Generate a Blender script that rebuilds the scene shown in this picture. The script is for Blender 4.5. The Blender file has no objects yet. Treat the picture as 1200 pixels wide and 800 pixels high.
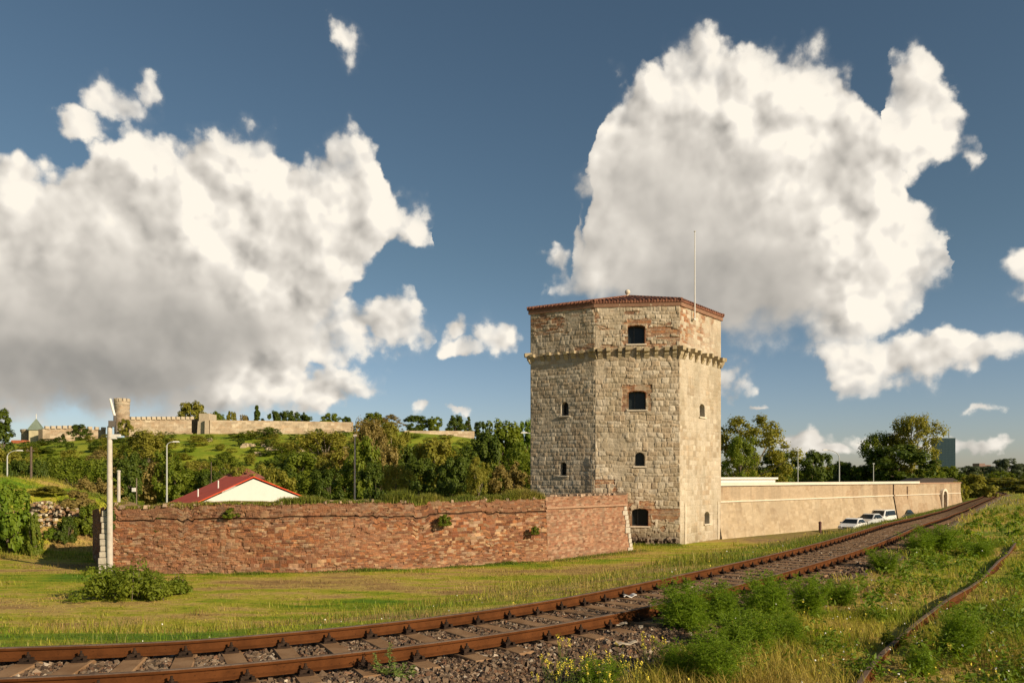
import bpy, bmesh, math, random
import numpy as np
from math import radians, sin, cos, pi, atan, atan2, sqrt
from mathutils import Vector, Matrix

scene = bpy.context.scene
C = scene.collection

# ------------------------------------------------------------------ camera
CAMZ = 5.3
HOR, FPX = 560.0, 900.0                      # horizon row and focal length of the 1200 x 800 photograph
cam_data = bpy.data.cameras.new("camera")
cam_data.sensor_width = 36.0
cam_data.lens = 27.0
cam_data.shift_y = (HOR - 400.0) / 1200.0
cam_data.clip_start = 0.1
cam_data.clip_end = 20000.0
cam = bpy.data.objects.new("camera", cam_data)
cam.location = (0, 0, CAMZ)
cam.rotation_euler = (radians(90), 0, 0)
C.objects.link(cam)
scene.camera = cam

# ------------------------------------------------------------------ sun, exposure
SUN_AZ, SUN_EL = radians(36.0), radians(23.0)   # azimuth measured from +X towards the camera side
to_sun = Vector((cos(SUN_AZ) * cos(SUN_EL), -sin(SUN_AZ) * cos(SUN_EL), sin(SUN_EL)))
sun_data = bpy.data.lights.new("sun", 'SUN')
sun_data.energy = 5.0
sun_data.angle = radians(0.55)
sun_data.color = (1.0, 0.84, 0.62)
sun = bpy.data.objects.new("sun", sun_data)
sun.rotation_euler = to_sun.to_track_quat('Z', 'Y').to_euler()
C.objects.link(sun)

vs = scene.view_settings
vs.view_transform = 'Standard'
vs.look = 'None'
vs.gamma = 1.0
vs.use_curve_mapping = False
vs.exposure = 0.32
scene.cycles.use_denoising = True
scene.cycles.max_bounces = 5
scene.cycles.diffuse_bounces = 2
scene.cycles.transparent_max_bounces = 8
scene.cycles.sample_clamp_indirect = 6.0

# ------------------------------------------------------------------ node helpers
class S:
    """A socket with arithmetic: builds math nodes."""
    def __init__(self, nt, s): self.nt, self.s = nt, s
    def _m(self, op, *a, clamp=False):
        n = self.nt.nodes.new('ShaderNodeMath'); n.operation = op; n.use_clamp = clamp
        for i, x in enumerate((self,) + a):
            if isinstance(x, S): self.nt.links.new(x.s, n.inputs[i])
            else: n.inputs[i].default_value = x
        return S(self.nt, n.outputs[0])
    def __add__(self, o): return self._m('ADD', o)
    def __sub__(self, o): return self._m('SUBTRACT', o)
    def __mul__(self, o): return self._m('MULTIPLY', o)
    def __truediv__(self, o): return self._m('DIVIDE', o)
    def max(self, o): return self._m('MAXIMUM', o)
    def min(self, o): return self._m('MINIMUM', o)
    def pow(self, o): return self._m('POWER', o)
    def clamp(self): return self._m('ADD', 0.0, clamp=True)
    def step(self, a, b, o0=0.0, o1=1.0, smooth=True):
        n = self.nt.nodes.new('ShaderNodeMapRange')
        n.interpolation_type = 'SMOOTHSTEP' if smooth else 'LINEAR'
        self.nt.links.new(self.s, n.inputs[0])
        for i, v in enumerate((a, b, o0, o1)): n.inputs[1 + i].default_value = v
        return S(self.nt, n.outputs[0])

def combine(nt, x, y, z=0.0):
    n = nt.nodes.new('ShaderNodeCombineXYZ')
    for i, v in enumerate((x, y, z)):
        if isinstance(v, S): nt.links.new(v.s, n.inputs[i])
        else: n.inputs[i].default_value = v
    return S(nt, n.outputs[0])

def noise(nt, vec, scale, detail=4.0, rough=0.5, dist=0.0, dims='3D', out=0, lac=2.0):
    n = nt.nodes.new('ShaderNodeTexNoise'); n.noise_dimensions = dims
    nt.links.new(vec.s if isinstance(vec, S) else vec, n.inputs['Vector'])
    n.inputs['Scale'].default_value = scale; n.inputs['Detail'].default_value = detail
    n.inputs['Roughness'].default_value = rough; n.inputs['Distortion'].default_value = dist
    n.inputs['Lacunarity'].default_value = lac
    return S(nt, n.outputs[out])

def mixc(nt, f, a, b, blend='MIX'):
    n = nt.nodes.new('ShaderNodeMix'); n.data_type = 'RGBA'; n.blend_type = blend
    for i, v in ((0, f), (6, a), (7, b)):
        if isinstance(v, S): nt.links.new(v.s, n.inputs[i])
        elif i == 0: n.inputs[0].default_value = v
        else: n.inputs[i].default_value = (*v, 1.0) if len(v) == 3 else v
    return S(nt, n.outputs[2])

# ------------------------------------------------------------------ sky with cumulus clouds
world = bpy.data.worlds.new("World")
scene.world = world
world.use_nodes = True
wt = world.node_tree
wt.nodes.clear()
wout = wt.nodes.new('ShaderNodeOutputWorld')
sky = wt.nodes.new('ShaderNodeTexSky')
sky.sky_type = 'NISHITA'
sky.sun_disc = False
sky.sun_elevation = SUN_EL
sky.sun_rotation = atan2(to_sun.x, to_sun.y)
sky.altitude = 100.0
sky.air_density = 1.0
sky.dust_density = 0.5
sky.ozone_density = 1.6
SKY_STRENGTH = 0.056
bg = wt.nodes.new('ShaderNodeBackground')
wt.links.new(bg.outputs[0], wout.inputs[0])
bg.inputs[1].default_value = SKY_STRENGTH

def ae(px, py):                               # a direction of the photograph as azimuth and elevation
    a = atan((px - 600.0) / FPX)
    return a, atan((HOR - py) / FPX * cos(a))
A0, A1, E1 = -0.85, 0.85, 0.75                # range of the outline curves

tc = wt.nodes.new('ShaderNodeTexCoord')
sep = wt.nodes.new('ShaderNodeSeparateXYZ')
wt.links.new(tc.outputs['Generated'], sep.inputs[0])
X, Y, Z = (S(wt, sep.outputs[i]) for i in range(3))
az = X._m('ARCTAN2', Y)
el = Z._m('ARCSINE')
flat = combine(wt, az, el)

def fcurve(sock, pts):
    n = wt.nodes.new('ShaderNodeFloatCurve')
    c = n.mapping.curves[0]
    n.mapping.use_clip = False
    pts = sorted(pts)
    while len(c.points) < len(pts): c.points.new(0.5, 0.5)
    for p, (x, y) in zip(c.points, pts):
        p.location = (x, y); p.handle_type = 'VECTOR'
    n.mapping.update()
    wt.links.new(sock.s, n.inputs['Value'])
    return S(wt, n.outputs[0])

def outline(top, bot):
    """Two outline curves (azimuth -> elevation) from points of the cloud's upper and lower edge."""
    conv = lambda P: [((ae(x, y)[0] - A0) / (A1 - A0), ae(x, y)[1] / E1) for x, y in P]
    return conv(top), conv(bot)

CLOUDS = [
  outline([(-150,230),(-60,200),(0,190),(36,188),(72,178),(108,154),(144,142),(186,148),(212,156),(252,145),(300,152),(342,170),(372,176),(392,166),(414,161),(441,170),(449,200),(468,228),(488,232),(504,240),(512,262)],
          [(-150,500),(0,505),(250,500),(330,470),(372,420),(395,385),(412,352),(432,326),(450,306),(474,290),(512,262)]),
  outline([(330,420),(372,352),(395,330),(432,338),(480,352),(505,380),(516,398)],
          [(330,420),(372,432),(432,412),(470,414),(498,408),(516,398)]),
  outline([(60,470),(210,440),(300,422),(380,412),(404,424),(430,442),(455,452)],
          [(60,500),(210,500),(380,485),(410,470),(455,452)]),
  outline([(640,330),(655,300),(668,312),(684,262),(676,232),(692,205),(697,140),(710,100),(740,88),(760,78),(783,58),(801,46),(850,38),(886,44),(925,56),(964,66),(997,86),(1014,110),(1030,142),(1050,180),(1068,226),(1094,246),(1110,290),(1116,322)],
          [(640,336),(668,346),(690,352),(720,372),(840,392),(886,402),(925,398),(970,412),(1010,414),(1055,398),(1085,366),(1098,346),(1116,322)]),
  outline([(1030,128),(1040,100),(1052,63),(1080,53),(1100,70),(1122,96),(1138,128),(1148,170)],
          [(1030,160),(1050,205),(1068,218),(1094,207),(1112,196),(1130,212),(1148,170)]),
  outline([(950,400),(985,375),(1060,360),(1095,368),(1130,384),(1165,386),(1204,403)],
          [(950,400),(968,432),(990,462),(1030,464),(1060,452),(1098,430),(1150,420),(1180,417),(1204,403)]),
]
# small ones: centre, half-width, half-height in photograph pixels
PUFFS = [(407,32,25,28),(136,118,32,20),(96,150,30,17),(176,100,14,18),(536,386,28,22),(576,390,40,21),(548,402,30,14),(492,479,14,10),(540,480,18,6),
         (858,440,26,34),(692,225,30,18),(655,318,22,26),(1145,481,24,7),(888,474,14,5),(938,521,38,20),(966,532,44,12),(1058,507,34,18),(1030,522,50,13),(1120,524,60,9),(5,415,30,34),
         (1230,330,50,40)]

def density(a, e):
    an = (a - A0) / (A1 - A0)
    en = e / E1
    d = None
    for top, bot in CLOUDS:
        t, b = fcurve(an, [(0.0, -0.5)] + [(top[0][0] - .002, -0.5)] + top + [(top[-1][0] + .002, -0.5), (1.0, -0.5)]), \
               fcurve(an, [(0.0, 1.5)] + [(bot[0][0] - .002, 1.5)] + bot + [(bot[-1][0] + .002, 1.5), (1.0, 1.5)])
        k = (t - en).min(en - b)
        k = k.min((an - top[0][0]) * ((A1 - A0) / E1)).min((an * -1.0 + top[-1][0]) * ((A1 - A0) / E1))
        d = k if d is None else d.max(k)
    d = d * E1
    return d.max(-0.12)

def puffs(a, e):
    d = None
    for px, py, w, h in PUFFS:
        ca, ce = ae(px, py)
        u = (a - ca) * (FPX / (w * .80)); v = (e - ce) * (FPX / (h * .80))
        k = (u * u + v * v)._m('SQRT')
        d = k if d is None else d.min(k)
    return (d * -1.0 + 1.0) * 0.028

def warp(scale, amp, detail, rough, seed):
    n = wt.nodes.new('ShaderNodeTexNoise')
    mp = wt.nodes.new('ShaderNodeVectorMath'); mp.operation = 'ADD'
    wt.links.new(flat.s, mp.inputs[0]); mp.inputs[1].default_value = (seed, seed * 1.7, 0)
    wt.links.new(mp.outputs[0], n.inputs['Vector'])
    n.inputs['Scale'].default_value = scale; n.inputs['Detail'].default_value = detail; n.inputs['Roughness'].default_value = rough
    s = wt.nodes.new('ShaderNodeSeparateColor'); wt.links.new(n.outputs['Color'], s.inputs[0])
    return (S(wt, s.outputs[0]) - 0.5) * amp, (S(wt, s.outputs[1]) - 0.5) * amp
w1 = warp(9.0, 0.045, 2.0, 0.5, 3.1)
w2 = warp(26.0, 0.038, 5.0, 0.58, 7.7)
aw, ew = az + w1[0] + w2[0], el + w1[1] + w2[1]
d_main = density(aw, ew)
D = d_main.max(puffs(aw, ew))
def cauli(off, scale, detail, rough, smooth, warped):
    """Cauliflower bumps: 0 on the top of a billow, larger in the creases."""
    n = wt.nodes.new('ShaderNodeVectorMath'); n.operation = 'ADD'
    wt.links.new(warped.s, n.inputs[0]); n.inputs[1].default_value = (off[0] + 4.0, off[1] + 2.0, 0)
    v = wt.nodes.new('ShaderNodeTexVoronoi'); v.voronoi_dimensions = '2D'; v.feature = 'SMOOTH_F1'
    v.inputs['Scale'].default_value = scale; v.inputs['Detail'].default_value = detail; v.inputs['Lacunarity'].default_value = 2.3
    v.inputs['Roughness'].default_value = rough; v.inputs['Smoothness'].default_value = smooth
    wt.links.new(n.outputs[0], v.inputs['Vector'])
    return S(wt, v.outputs['Distance'])
LMEAN = 0.66
lumpv = combine(wt, az + w1[0] * 0.35 + w2[0] * 0.4, el + w1[1] * 0.35 + w2[1] * 0.4)
lump = cauli((0, 0), 15.0, 2.0, 0.46, 0.5, lumpv)
fine = noise(wt, flat, 90.0, 5.0, 0.65, dims='2D')
wisp = noise(wt, flat, 10.0, 2.0, 0.5, dims='2D')            # where the outline frays and where it stays crisp
fray = wisp.step(0.40, 0.66)
rag = noise(wt, flat, 26.0, 7.0, 0.60, dims='2D') - 0.5
D = D + (lump * -1.0 + LMEAN) * 0.044 + rag * (fray * 0.028 + 0.012) + (fine - 0.5) * 0.008
# light on the clouds: thin towards the sun means lit
lw = (az + w1[0] * 0.8, el + w1[1] * 0.8)
d_sun = density(lw[0] + 0.085, lw[1] + 0.055)
lit = d_sun.step(-0.05, 0.13, 1.0, 0.0)
rim = density(lw[0] + 0.022, lw[1] + 0.03).step(-0.015, 0.05, 1.0, 0.0)
rel = (cauli((0.016, 0.012), 15.0, 2.0, 0.46, 0.5, lumpv) - lump) * 1.15
def spots(P):
    """Broad lighter and darker masses of the cumulus, as places on the sky."""
    tot = None
    for px, py, w, h, k in P:
        ca, ce = ae(px, py)
        u = (lw[0] - ca) * (FPX / w); v = (lw[1] - ce) * (FPX / h)
        g = (u * u + v * v).step(0.0, 1.0, k, 0.0)
        tot = g if tot is None else tot + g
    return tot
mass = spots([(255,225,45,55,.30),(260,275,60,45,.34),(320,330,50,50,.25),(140,170,70,40,.30),(400,430,70,30,.45),(310,452,90,30,.30),(430,370,60,30,.18),
  (120,400,170,90,-.30),(30,330,70,80,.10),(90,450,170,50,-.32),(230,390,90,40,-.15),(420,350,40,25,-.16),(330,385,70,30,-.22),(420,240,90,70,.12),
  (1010,300,80,110,.34),(1080,250,60,90,.2),(930,110,110,70,.22),(860,60,60,30,.2),(1090,130,50,60,.12),(1040,400,90,45,.25),
  (790,270,120,130,-.16),(850,345,160,60,-.36),(960,235,40,50,-.10),(720,300,50,60,.10),(900,200,90,60,.04)])
low = el.step(0.02, 0.30, -0.16, 0.16)

sunny = lit * 0.34 + rim * 0.18 + mass
shady = sunny.step(-0.15, 0.30, 1.0, 0.0)
wide = (fray * 0.5 + shady * 0.7).min(1.0)                  # thin misty edge on the shaded side, crisp in the sun
alpha = D.step(-0.003, 0.014) * (wide * -1.0 + 1.0) + D.step(-0.014, 0.042) * wide
b = (sunny + low) * 0.56 + rel * sunny.step(-0.25, 0.45, 0.14, 0.85) + 0.485
b = b.clamp()
ramp = wt.nodes.new('ShaderNodeValToRGB')
wt.links.new(b.s, ramp.inputs[0])
er = ramp.color_ramp.elements
er[0].position = 0.0; er[0].color = (0.30, 0.287, 0.265, 1)
er[1].position = 1.0; er[1].color = (1.07, 0.99, 0.86, 1)
for p, c in ((0.25, (0.45, 0.422, 0.380, 1)), (0.5, (0.65, 0.605, 0.540, 1)), (0.75, (0.84, 0.782, 0.695, 1)), (0.9, (0.96, 0.895, 0.795, 1))):
    e_ = er.new(p); e_.color = c
cl = S(wt, ramp.outputs[0])
sc_ = wt.nodes.new('ShaderNodeVectorMath'); sc_.operation = 'SCALE'
wt.links.new(cl.s, sc_.inputs[0]); sc_.inputs['Scale'].default_value = 0.76 / SKY_STRENGTH
CLOUD = S(wt, sc_.outputs[0])
front = Y.step(0.0, 0.15)
tintf = el.step(-0.02, 0.30)
tint = mixc(wt, tintf, (1.20, 1.20, 1.42), (0.96, 1.03, 0.97))
skyc = mixc(wt, 1.0, S(wt, sky.outputs[0]), tint, 'MULTIPLY')
col = mixc(wt, alpha * front, skyc, CLOUD)
wt.links.new(col.s, bg.inputs[0])
world.cycles.sampling_method = 'MANUAL'
world.cycles.sample_map_resolution = 512
# ------------------------------------------------------------------ helpers
def at(px, py, y):
    """A point of the place seen at pixel (px, py) of the photograph, y metres in front of the camera."""
    return np.array([(px - 600.0) / FPX * y, y, CAMZ + (HOR - py) / FPX * y])

def xat(px, y): return (px - 600.0) / FPX * y
def zat(py, y): return CAMZ + (HOR - py) / FPX * y

def _hash(ix, iy, seed):
    n = (ix.astype(np.int64) * 374761393 + iy.astype(np.int64) * 668265263 + seed * 974634777) & 0x7fffffff
    n = ((n ^ (n >> 13)) * 1274126177) & 0x7fffffff
    n = ((n ^ (n >> 16)) * 668265263) & 0x7fffffff
    return (n & 0xffffff) / float(0xffffff)

def vnoise(x, y, seed=0):
    x = np.asarray(x, float); y = np.asarray(y, float)
    ix, iy = np.floor(x), np.floor(y)
    fx, fy = x - ix, y - iy
    fx = fx * fx * (3 - 2 * fx); fy = fy * fy * (3 - 2 * fy)
    h = lambda a, b: _hash(ix + a, iy + b, seed)
    return (h(0, 0) * (1 - fx) + h(1, 0) * fx) * (1 - fy) + (h(0, 1) * (1 - fx) + h(1, 1) * fx) * fy

def fbm(x, y, seed=0, oct=4, gain=0.5):
    t = 0.0; a = 1.0; s = 0.0
    for k in range(oct):
        t = t + a * vnoise(x * 2 ** k, y * 2 ** k, seed + 17 * k); s += a; a *= gain
    return t / s

def sstep(x, a, b):
    t = np.clip((np.asarray(x, float) - a) / (b - a), 0, 1)
    return t * t * (3 - 2 * t)

class MB:
    """Collects vertices and faces; build() links them as ONE mesh object."""
    def __init__(self): self.v, self.f, self.n, self.col, self.hascol = [], [], 0, [], False
    def add(self, v, f, mi=0, col=None):
        v = np.asarray(v, float).reshape(-1, 3)
        f = np.asarray(f, int)
        if f.ndim == 1: f = f.reshape(1, -1)
        self.v.append(v); self.f.append((f + self.n, mi)); self.n += len(v)
        if col is None: col = np.ones((len(v), 3))
        else: self.hascol = True
        self.col.append(np.broadcast_to(np.asarray(col, float), (len(v), 3)))
        return self
    def poly(self, pts, mi=0, col=None): return self.add(pts, [list(range(len(pts)))], mi, col)
    def box(self, c, size, rz=0.0, mi=0, col=None, taper=1.0):
        sx, sy, sz = np.asarray(size, float) / 2
        v = np.array([[x * sx * (taper if z > 0 else 1), y * sy * (taper if z > 0 else 1), z * sz] for z in (-1, 1) for x, y in ((-1, -1), (1, -1), (1, 1), (-1, 1))])
        r = np.array([[cos(rz), -sin(rz), 0], [sin(rz), cos(rz), 0], [0, 0, 1]])
        return self.add(v @ r.T + np.asarray(c, float), [[3, 2, 1, 0], [4, 5, 6, 7], [0, 1, 5, 4], [1, 2, 6, 5], [2, 3, 7, 6], [3, 0, 4, 7]], mi, col)
    def tube(self, pts, rad, n=8, mi=0, col=None, caps=True):
        pts = np.asarray(pts, float); rad = np.broadcast_to(np.asarray(rad, float), (len(pts),))
        rings = []
        for i, p in enumerate(pts):
            t = pts[min(i + 1, len(pts) - 1)] - pts[max(i - 1, 0)]
            t = t / (np.linalg.norm(t) + 1e-9)
            a = np.array([1.0, 0, 0]) if abs(t[0]) < 0.8 else np.array([0, 1.0, 0])
            u = np.cross(t, a); u /= np.linalg.norm(u); w = np.cross(t, u)
            th = np.arange(n) * 2 * pi / n
            rings.append(p + rad[i] * (np.cos(th)[:, None] * u + np.sin(th)[:, None] * w))
        v = np.concatenate(rings); k = len(pts)
        q = [[i * n + j, i * n + (j + 1) % n, (i + 1) * n + (j + 1) % n, (i + 1) * n + j] for i in range(k - 1) for j in range(n)]
        b = self.n
        self.add(v, q, mi, col)
        if caps:
            self.f.append((np.array([list(range(n))[::-1]]) + b, mi)); self.f.append((np.array([[(k - 1) * n + j for j in range(n)]]) + b, mi))
        return self
    def lathe(self, prof, c=(0, 0, 0), n=16, mi=0, col=None):
        th = np.arange(n) * 2 * pi / n
        v = np.concatenate([np.stack([r * np.cos(th), r * np.sin(th), np.full(n, z)], 1) for r, z in prof]) + np.asarray(c, float)
        k = len(prof)
        q = [[i * n + j, i * n + (j + 1) % n, (i + 1) * n + (j + 1) % n, (i + 1) * n + j] for i in range(k - 1) for j in range(n)]
        b = self.n
        self.add(v, q, mi, col)
        self.f.append((np.array([list(range(n))[::-1]]) + b, mi)); self.f.append((np.array([[(k - 1) * n + j for j in range(n)]]) + b, mi))
        return self
    def prism(self, outline, o, u, w, d, depth, mi=0, col=None):
        """outline in the (u, w) plane at o, extruded by depth along d."""
        o, u, w, d = (np.asarray(x, float) for x in (o, u, w, d))
        P = np.array([o + a * u + b * w for a, b in outline]); n = len(P)
        v = np.concatenate([P, P + d * depth])
        b = self.n
        self.add(v, [[i, (i + 1) % n, n + (i + 1) % n, n + i] for i in range(n)], mi, col)
        self.f.append((np.array([list(range(n))[::-1]]) + b, mi)); self.f.append((np.array([list(range(n, 2 * n))]) + b, mi))
        return self
    def ring(self, outer, inner, o, u, w, d, depth, mi=0, col=None):
        """a closed frame between two outlines of equal point count, extruded by depth along d."""
        o, u, w, d = (np.asarray(x, float) for x in (o, u, w, d))
        n = len(outer)
        A = np.array([o + a * u + b * w for a, b in outer]); B = np.array([o + a * u + b * w for a, b in inner])
        v = np.concatenate([A, B, A + d * depth, B + d * depth])
        q = []
        for i in range(n):
            j = (i + 1) % n
            q += [[i, j, n + j, n + i], [2 * n + i, 3 * n + i, 3 * n + j, 2 * n + j], [i, 2 * n + i, 2 * n + j, j], [n + i, n + j, 3 * n + j, 3 * n + i]]
        return self.add(v, q, mi, col)
    def build(self, name, mats, parent=None, smooth=False, loc=None):
        me = bpy.data.meshes.new(name)
        if not isinstance(mats, (list, tuple)): mats = [mats]
        for m in mats: me.materials.append(m)
        v = np.concatenate(self.v) if self.v else np.zeros((0, 3))
        o = bpy.data.objects.new(name, me)
        if parent is not None:
            o.parent = parent
            if loc is None: v = v - np.array(parent.location)
        elif loc is not None:
            o.location = loc; v = v - np.asarray(loc, float)
        loops, starts, tot, mi = [], [], [], []
        k = 0
        for f, m in self.f:
            w = f.shape[1]
            loops.append(f.ravel()); starts.append(k + np.arange(len(f)) * w); tot.append(np.full(len(f), w)); mi.append(np.full(len(f), m))
            k += f.size
        me.vertices.add(len(v)); me.vertices.foreach_set('co', v.ravel().astype(np.float32))
        loops = np.concatenate(loops).astype(np.int32); starts = np.concatenate(starts).astype(np.int32)
        me.loops.add(len(loops)); me.loops.foreach_set('vertex_index', loops)
        me.polygons.add(len(starts)); me.polygons.foreach_set('loop_start', starts)
        try: me.polygons.foreach_set('loop_total', np.concatenate(tot).astype(np.int32))
        except Exception: pass
        me.polygons.foreach_set('material_index', np.concatenate(mi).astype(np.int32))
        me.update(calc_edges=True)
        if self.hascol:
            a = me.attributes.new('Col', 'FLOAT_COLOR', 'POINT')
            c = np.ones((len(v), 4), np.float32); c[:, :3] = np.concatenate(self.col)
            a.data.foreach_set('color', c.ravel())
        me.polygons.foreach_set('use_smooth', np.full(len(starts), bool(smooth)))
        me.validate()
        C.objects.link(o)
        return o

def tag(o, label=None, cat=None, group=None, kind=None):
    if label: o['label'] = label
    if cat: o['category'] = cat
    if group: o['group'] = group
    if kind: o['kind'] = kind
    return o

def thing(name, label, cat, loc=(0, 0, 0), rz=0.0, group=None):
    o = bpy.data.objects.new(name, None)
    o.empty_display_size = 0.3
    o.location = loc; o.rotation_euler = (0, 0, rz)
    C.objects.link(o)
    return tag(o, label, cat, group)

def children(o): return [c for c in C.objects if c.parent == o]

def copy_tree(o, kids, loc, rz=0.0, scale=None, label=None):
    """A copy of a thing with copies of its parts (kids: part -> its own sub-parts)."""
    r = o.copy(); C.objects.link(r); r.location = loc; r.rotation_euler = (0, 0, rz)
    if scale is not None: r.scale = scale if hasattr(scale, '__len__') else (scale,) * 3
    if label: r['label'] = label
    out = []
    for p, subs in kids:
        c = p.copy(); C.objects.link(c); c.parent = r; out.append(c)
        for s_ in subs:
            d = s_.copy(); C.objects.link(d); d.parent = c
    return r, out

# ------------------------------------------------------------------ materials
def new_mat(name):
    m = bpy.data.materials.new(name); m.use_nodes = True
    nt = m.node_tree
    b = nt.nodes['Principled BSDF']
    return m, nt, b

def opos(nt, kind='Object'):
    n = nt.nodes.new('ShaderNodeTexCoord'); return n.outputs[kind]
def wpos(nt):
    n = nt.nodes.new('ShaderNodeNewGeometry'); return n.outputs['Position']
def attr(nt, name='Col'):
    n = nt.nodes.new('ShaderNodeAttribute'); n.attribute_name = name; return S(nt, n.outputs['Color'])
def bump(nt, b, h, strength=0.4, dist=0.05):
    n = nt.nodes.new('ShaderNodeBump'); n.inputs['Strength'].default_value = strength; n.inputs['Distance'].default_value = dist
    nt.links.new(h.s, n.inputs['Height']); nt.links.new(n.outputs[0], b.inputs['Normal'])

def plain(name, c, rough=0.7, var=0.25, scale=6.0, metallic=0.0, bmp=0.0, stain=None, coat=0.0):
    """A painted, worn or stony surface: its colour broken up by two sizes of noise."""
    m, nt, b = new_mat(name)
    p = opos(nt)
    n1 = noise(nt, p, scale, 5.0, 0.6); n2 = noise(nt, p, scale * 0.17, 3.0, 0.5)
    f = (n1 * 0.6 + n2 * 0.4).step(0.3, 0.7, 1.0 - var, 1.0 + var, smooth=False)
    base = mixc(nt, 1.0, tuple(c), combine(nt, f, f, f), 'MULTIPLY')
    if stain: base = mixc(nt, noise(nt, p, scale * 0.4, 6.0, 0.65).step(0.52, 0.68), base, stain)
    nt.links.new(base.s, b.inputs['Base Color'])
    b.inputs['Roughness'].default_value = rough; b.inputs['Metallic'].default_value = metallic
    if coat: b.inputs['Coat Weight'].default_value = coat
    if bmp: bump(nt, b, n1, 0.6, bmp)
    return m

def masonry_mat(name, rough=0.9, scale=9.0, var=0.28, bmp=0.04):
    """Stone or brick: every block's own colour comes with the mesh, weathering noise on top."""
    m, nt, b = new_mat(name)
    p = opos(nt)
    n1 = noise(nt, p, scale, 6.0, 0.65); n2 = noise(nt, p, 0.45, 4.0, 0.6)
    f = (n1 * 0.65 + n2 * 0.35).step(0.28, 0.72, 1.0 - var, 1.0 + var, smooth=False)
    base = mixc(nt, 1.0, attr(nt), combine(nt, f, f, f), 'MULTIPLY')
    streak = nt.nodes.new('ShaderNodeMapping'); nt.links.new(p, streak.inputs[0]); streak.inputs['Scale'].default_value = (1.0, 1.0, 0.12)
    st = noise(nt, streak.outputs[0], 1.6, 5.0, 0.6).step(0.52, 0.74, 0.0, 0.34)
    base = mixc(nt, st, base, (0.16, 0.125, 0.085))
    nt.links.new(base.s, b.inputs['Base Color']); b.inputs['Roughness'].default_value = rough
    b.inputs['Specular IOR Level'].default_value = 0.2
    bump(nt, b, n1, 0.7, bmp)
    return m

def leaf_mat(name, c1, c2, trans=0.35, rough=0.55, dead=None):
    """Leaves: each leaf card its own tint between two greens, light passing through."""
    m, nt, b = new_mat(name)
    g = nt.nodes.new('ShaderNodeNewGeometry')
    r = S(nt, g.outputs['Random Per Island'])
    clump = noise(nt, S(nt, opos(nt)), 0.55, 3.0, 0.5)
    f = (r * 0.55 + clump.step(0.3, 0.7) * 0.45)
    col = mixc(nt, f, c1, c2)
    if dead: col = mixc(nt, r.step(0.86, 0.90), col, dead)
    nt.links.new(col.s, b.inputs['Base Color']); b.inputs['Roughness'].default_value = rough
    b.inputs['Specular IOR Level'].default_value = 0.25
    t = nt.nodes.new('ShaderNodeBsdfTranslucent')
    tc2 = mixc(nt, 1.0, col, (1.25, 1.2, 0.6), 'MULTIPLY')
    nt.links.new(tc2.s, t.inputs['Color'])
    mx = nt.nodes.new('ShaderNodeMixShader'); mx.inputs[0].default_value = trans
    nt.links.new(b.outputs[0], mx.inputs[1]); nt.links.new(t.outputs[0], mx.inputs[2])
    nt.links.new(mx.outputs[0], nt.nodes['Material Output'].inputs['Surface'])
    return m
# ------------------------------------------------------------------ railway line: where it runs
ZRAIL = 3.3
def catmull(P, step):
    P = np.asarray(P, float); out = []
    P = np.vstack([2 * P[0] - P[1], P, 2 * P[-1] - P[-2]])
    for i in range(1, len(P) - 2):
        p0, p1, p2, p3 = P[i - 1:i + 3]
        n = max(2, int(np.linalg.norm(p2 - p1) / 0.1))
        for t in np.linspace(0, 1, n, endpoint=False):
            out.append(0.5 * (2 * p1 + (p2 - p0) * t + (2 * p0 - 5 * p1 + 4 * p2 - p3) * t * t + (3 * p1 - p0 - 3 * p2 + p3) * t ** 3))
    out.append(P[-2]); out = np.array(out)
    s = np.concatenate([[0], np.cumsum(np.linalg.norm(np.diff(out, axis=0), axis=1))])
    q = np.arange(0, s[-1], step)
    return np.stack([np.interp(q, s, out[:, k]) for k in range(out.shape[1])], 1)

TRACK = catmull([(-22, 6.9), (-12, 7.75), (-5.5, 8.4), (-2.7, 9.25), (0.2, 11.2), (3.2, 14.4), (8.3, 20.9), (12.7, 27.2), (18.7, 36.6), (26.5, 48.6), (35.8, 63.2), (54.5, 91), (75, 121), (104, 165), (120, 215)], 0.2)
def tangents(P):
    t = np.gradient(P, axis=0); return t / np.linalg.norm(t, axis=1)[:, None]
TT = tangents(TRACK)
TN = np.stack([-TT[:, 1], TT[:, 0]], 1)          # towards the fortress side

DROP = -0.9 * sstep(TRACK[:, 1], 22, 75)         # the line falls gently away from the camera
ZR = ZRAIL + DROP
def track_dist(x, y, drop=False):
    """Signed distance from the track's centre line, positive on the fortress side."""
    sh = np.shape(x); dr = np.empty(np.size(x)); p = np.stack([np.ravel(x), np.ravel(y)], 1)
    out = np.empty(len(p)); Q = TRACK[::4]; N = TN[::4]
    for i in range(0, len(p), 4000):
        d = p[i:i + 4000, None, :] - Q[None]
        k = np.argmin((d ** 2).sum(2), 1)
        r = d[np.arange(len(k)), k]
        s = (r * N[k]).sum(1)
        out[i:i + 4000] = np.sign(s) * np.sqrt((r ** 2).sum(1)); dr[i:i + 4000] = DROP[::4][k]
    return (out.reshape(sh), dr.reshape(sh)) if drop else out.reshape(sh)

WALLPATH = catmull([(-22.6, 42.9), (-10.0, 43.7), (2.2, 49.8)], 0.05)
RW0, RW1 = np.array([17.9, 67.2]), np.array([63.2, 108.2])       # long wall right of the tower
RWD = (RW1 - RW0) / np.linalg.norm(RW1 - RW0)
RWN = np.array([RWD[1], -RWD[0]])                                 # its sunny side

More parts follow.
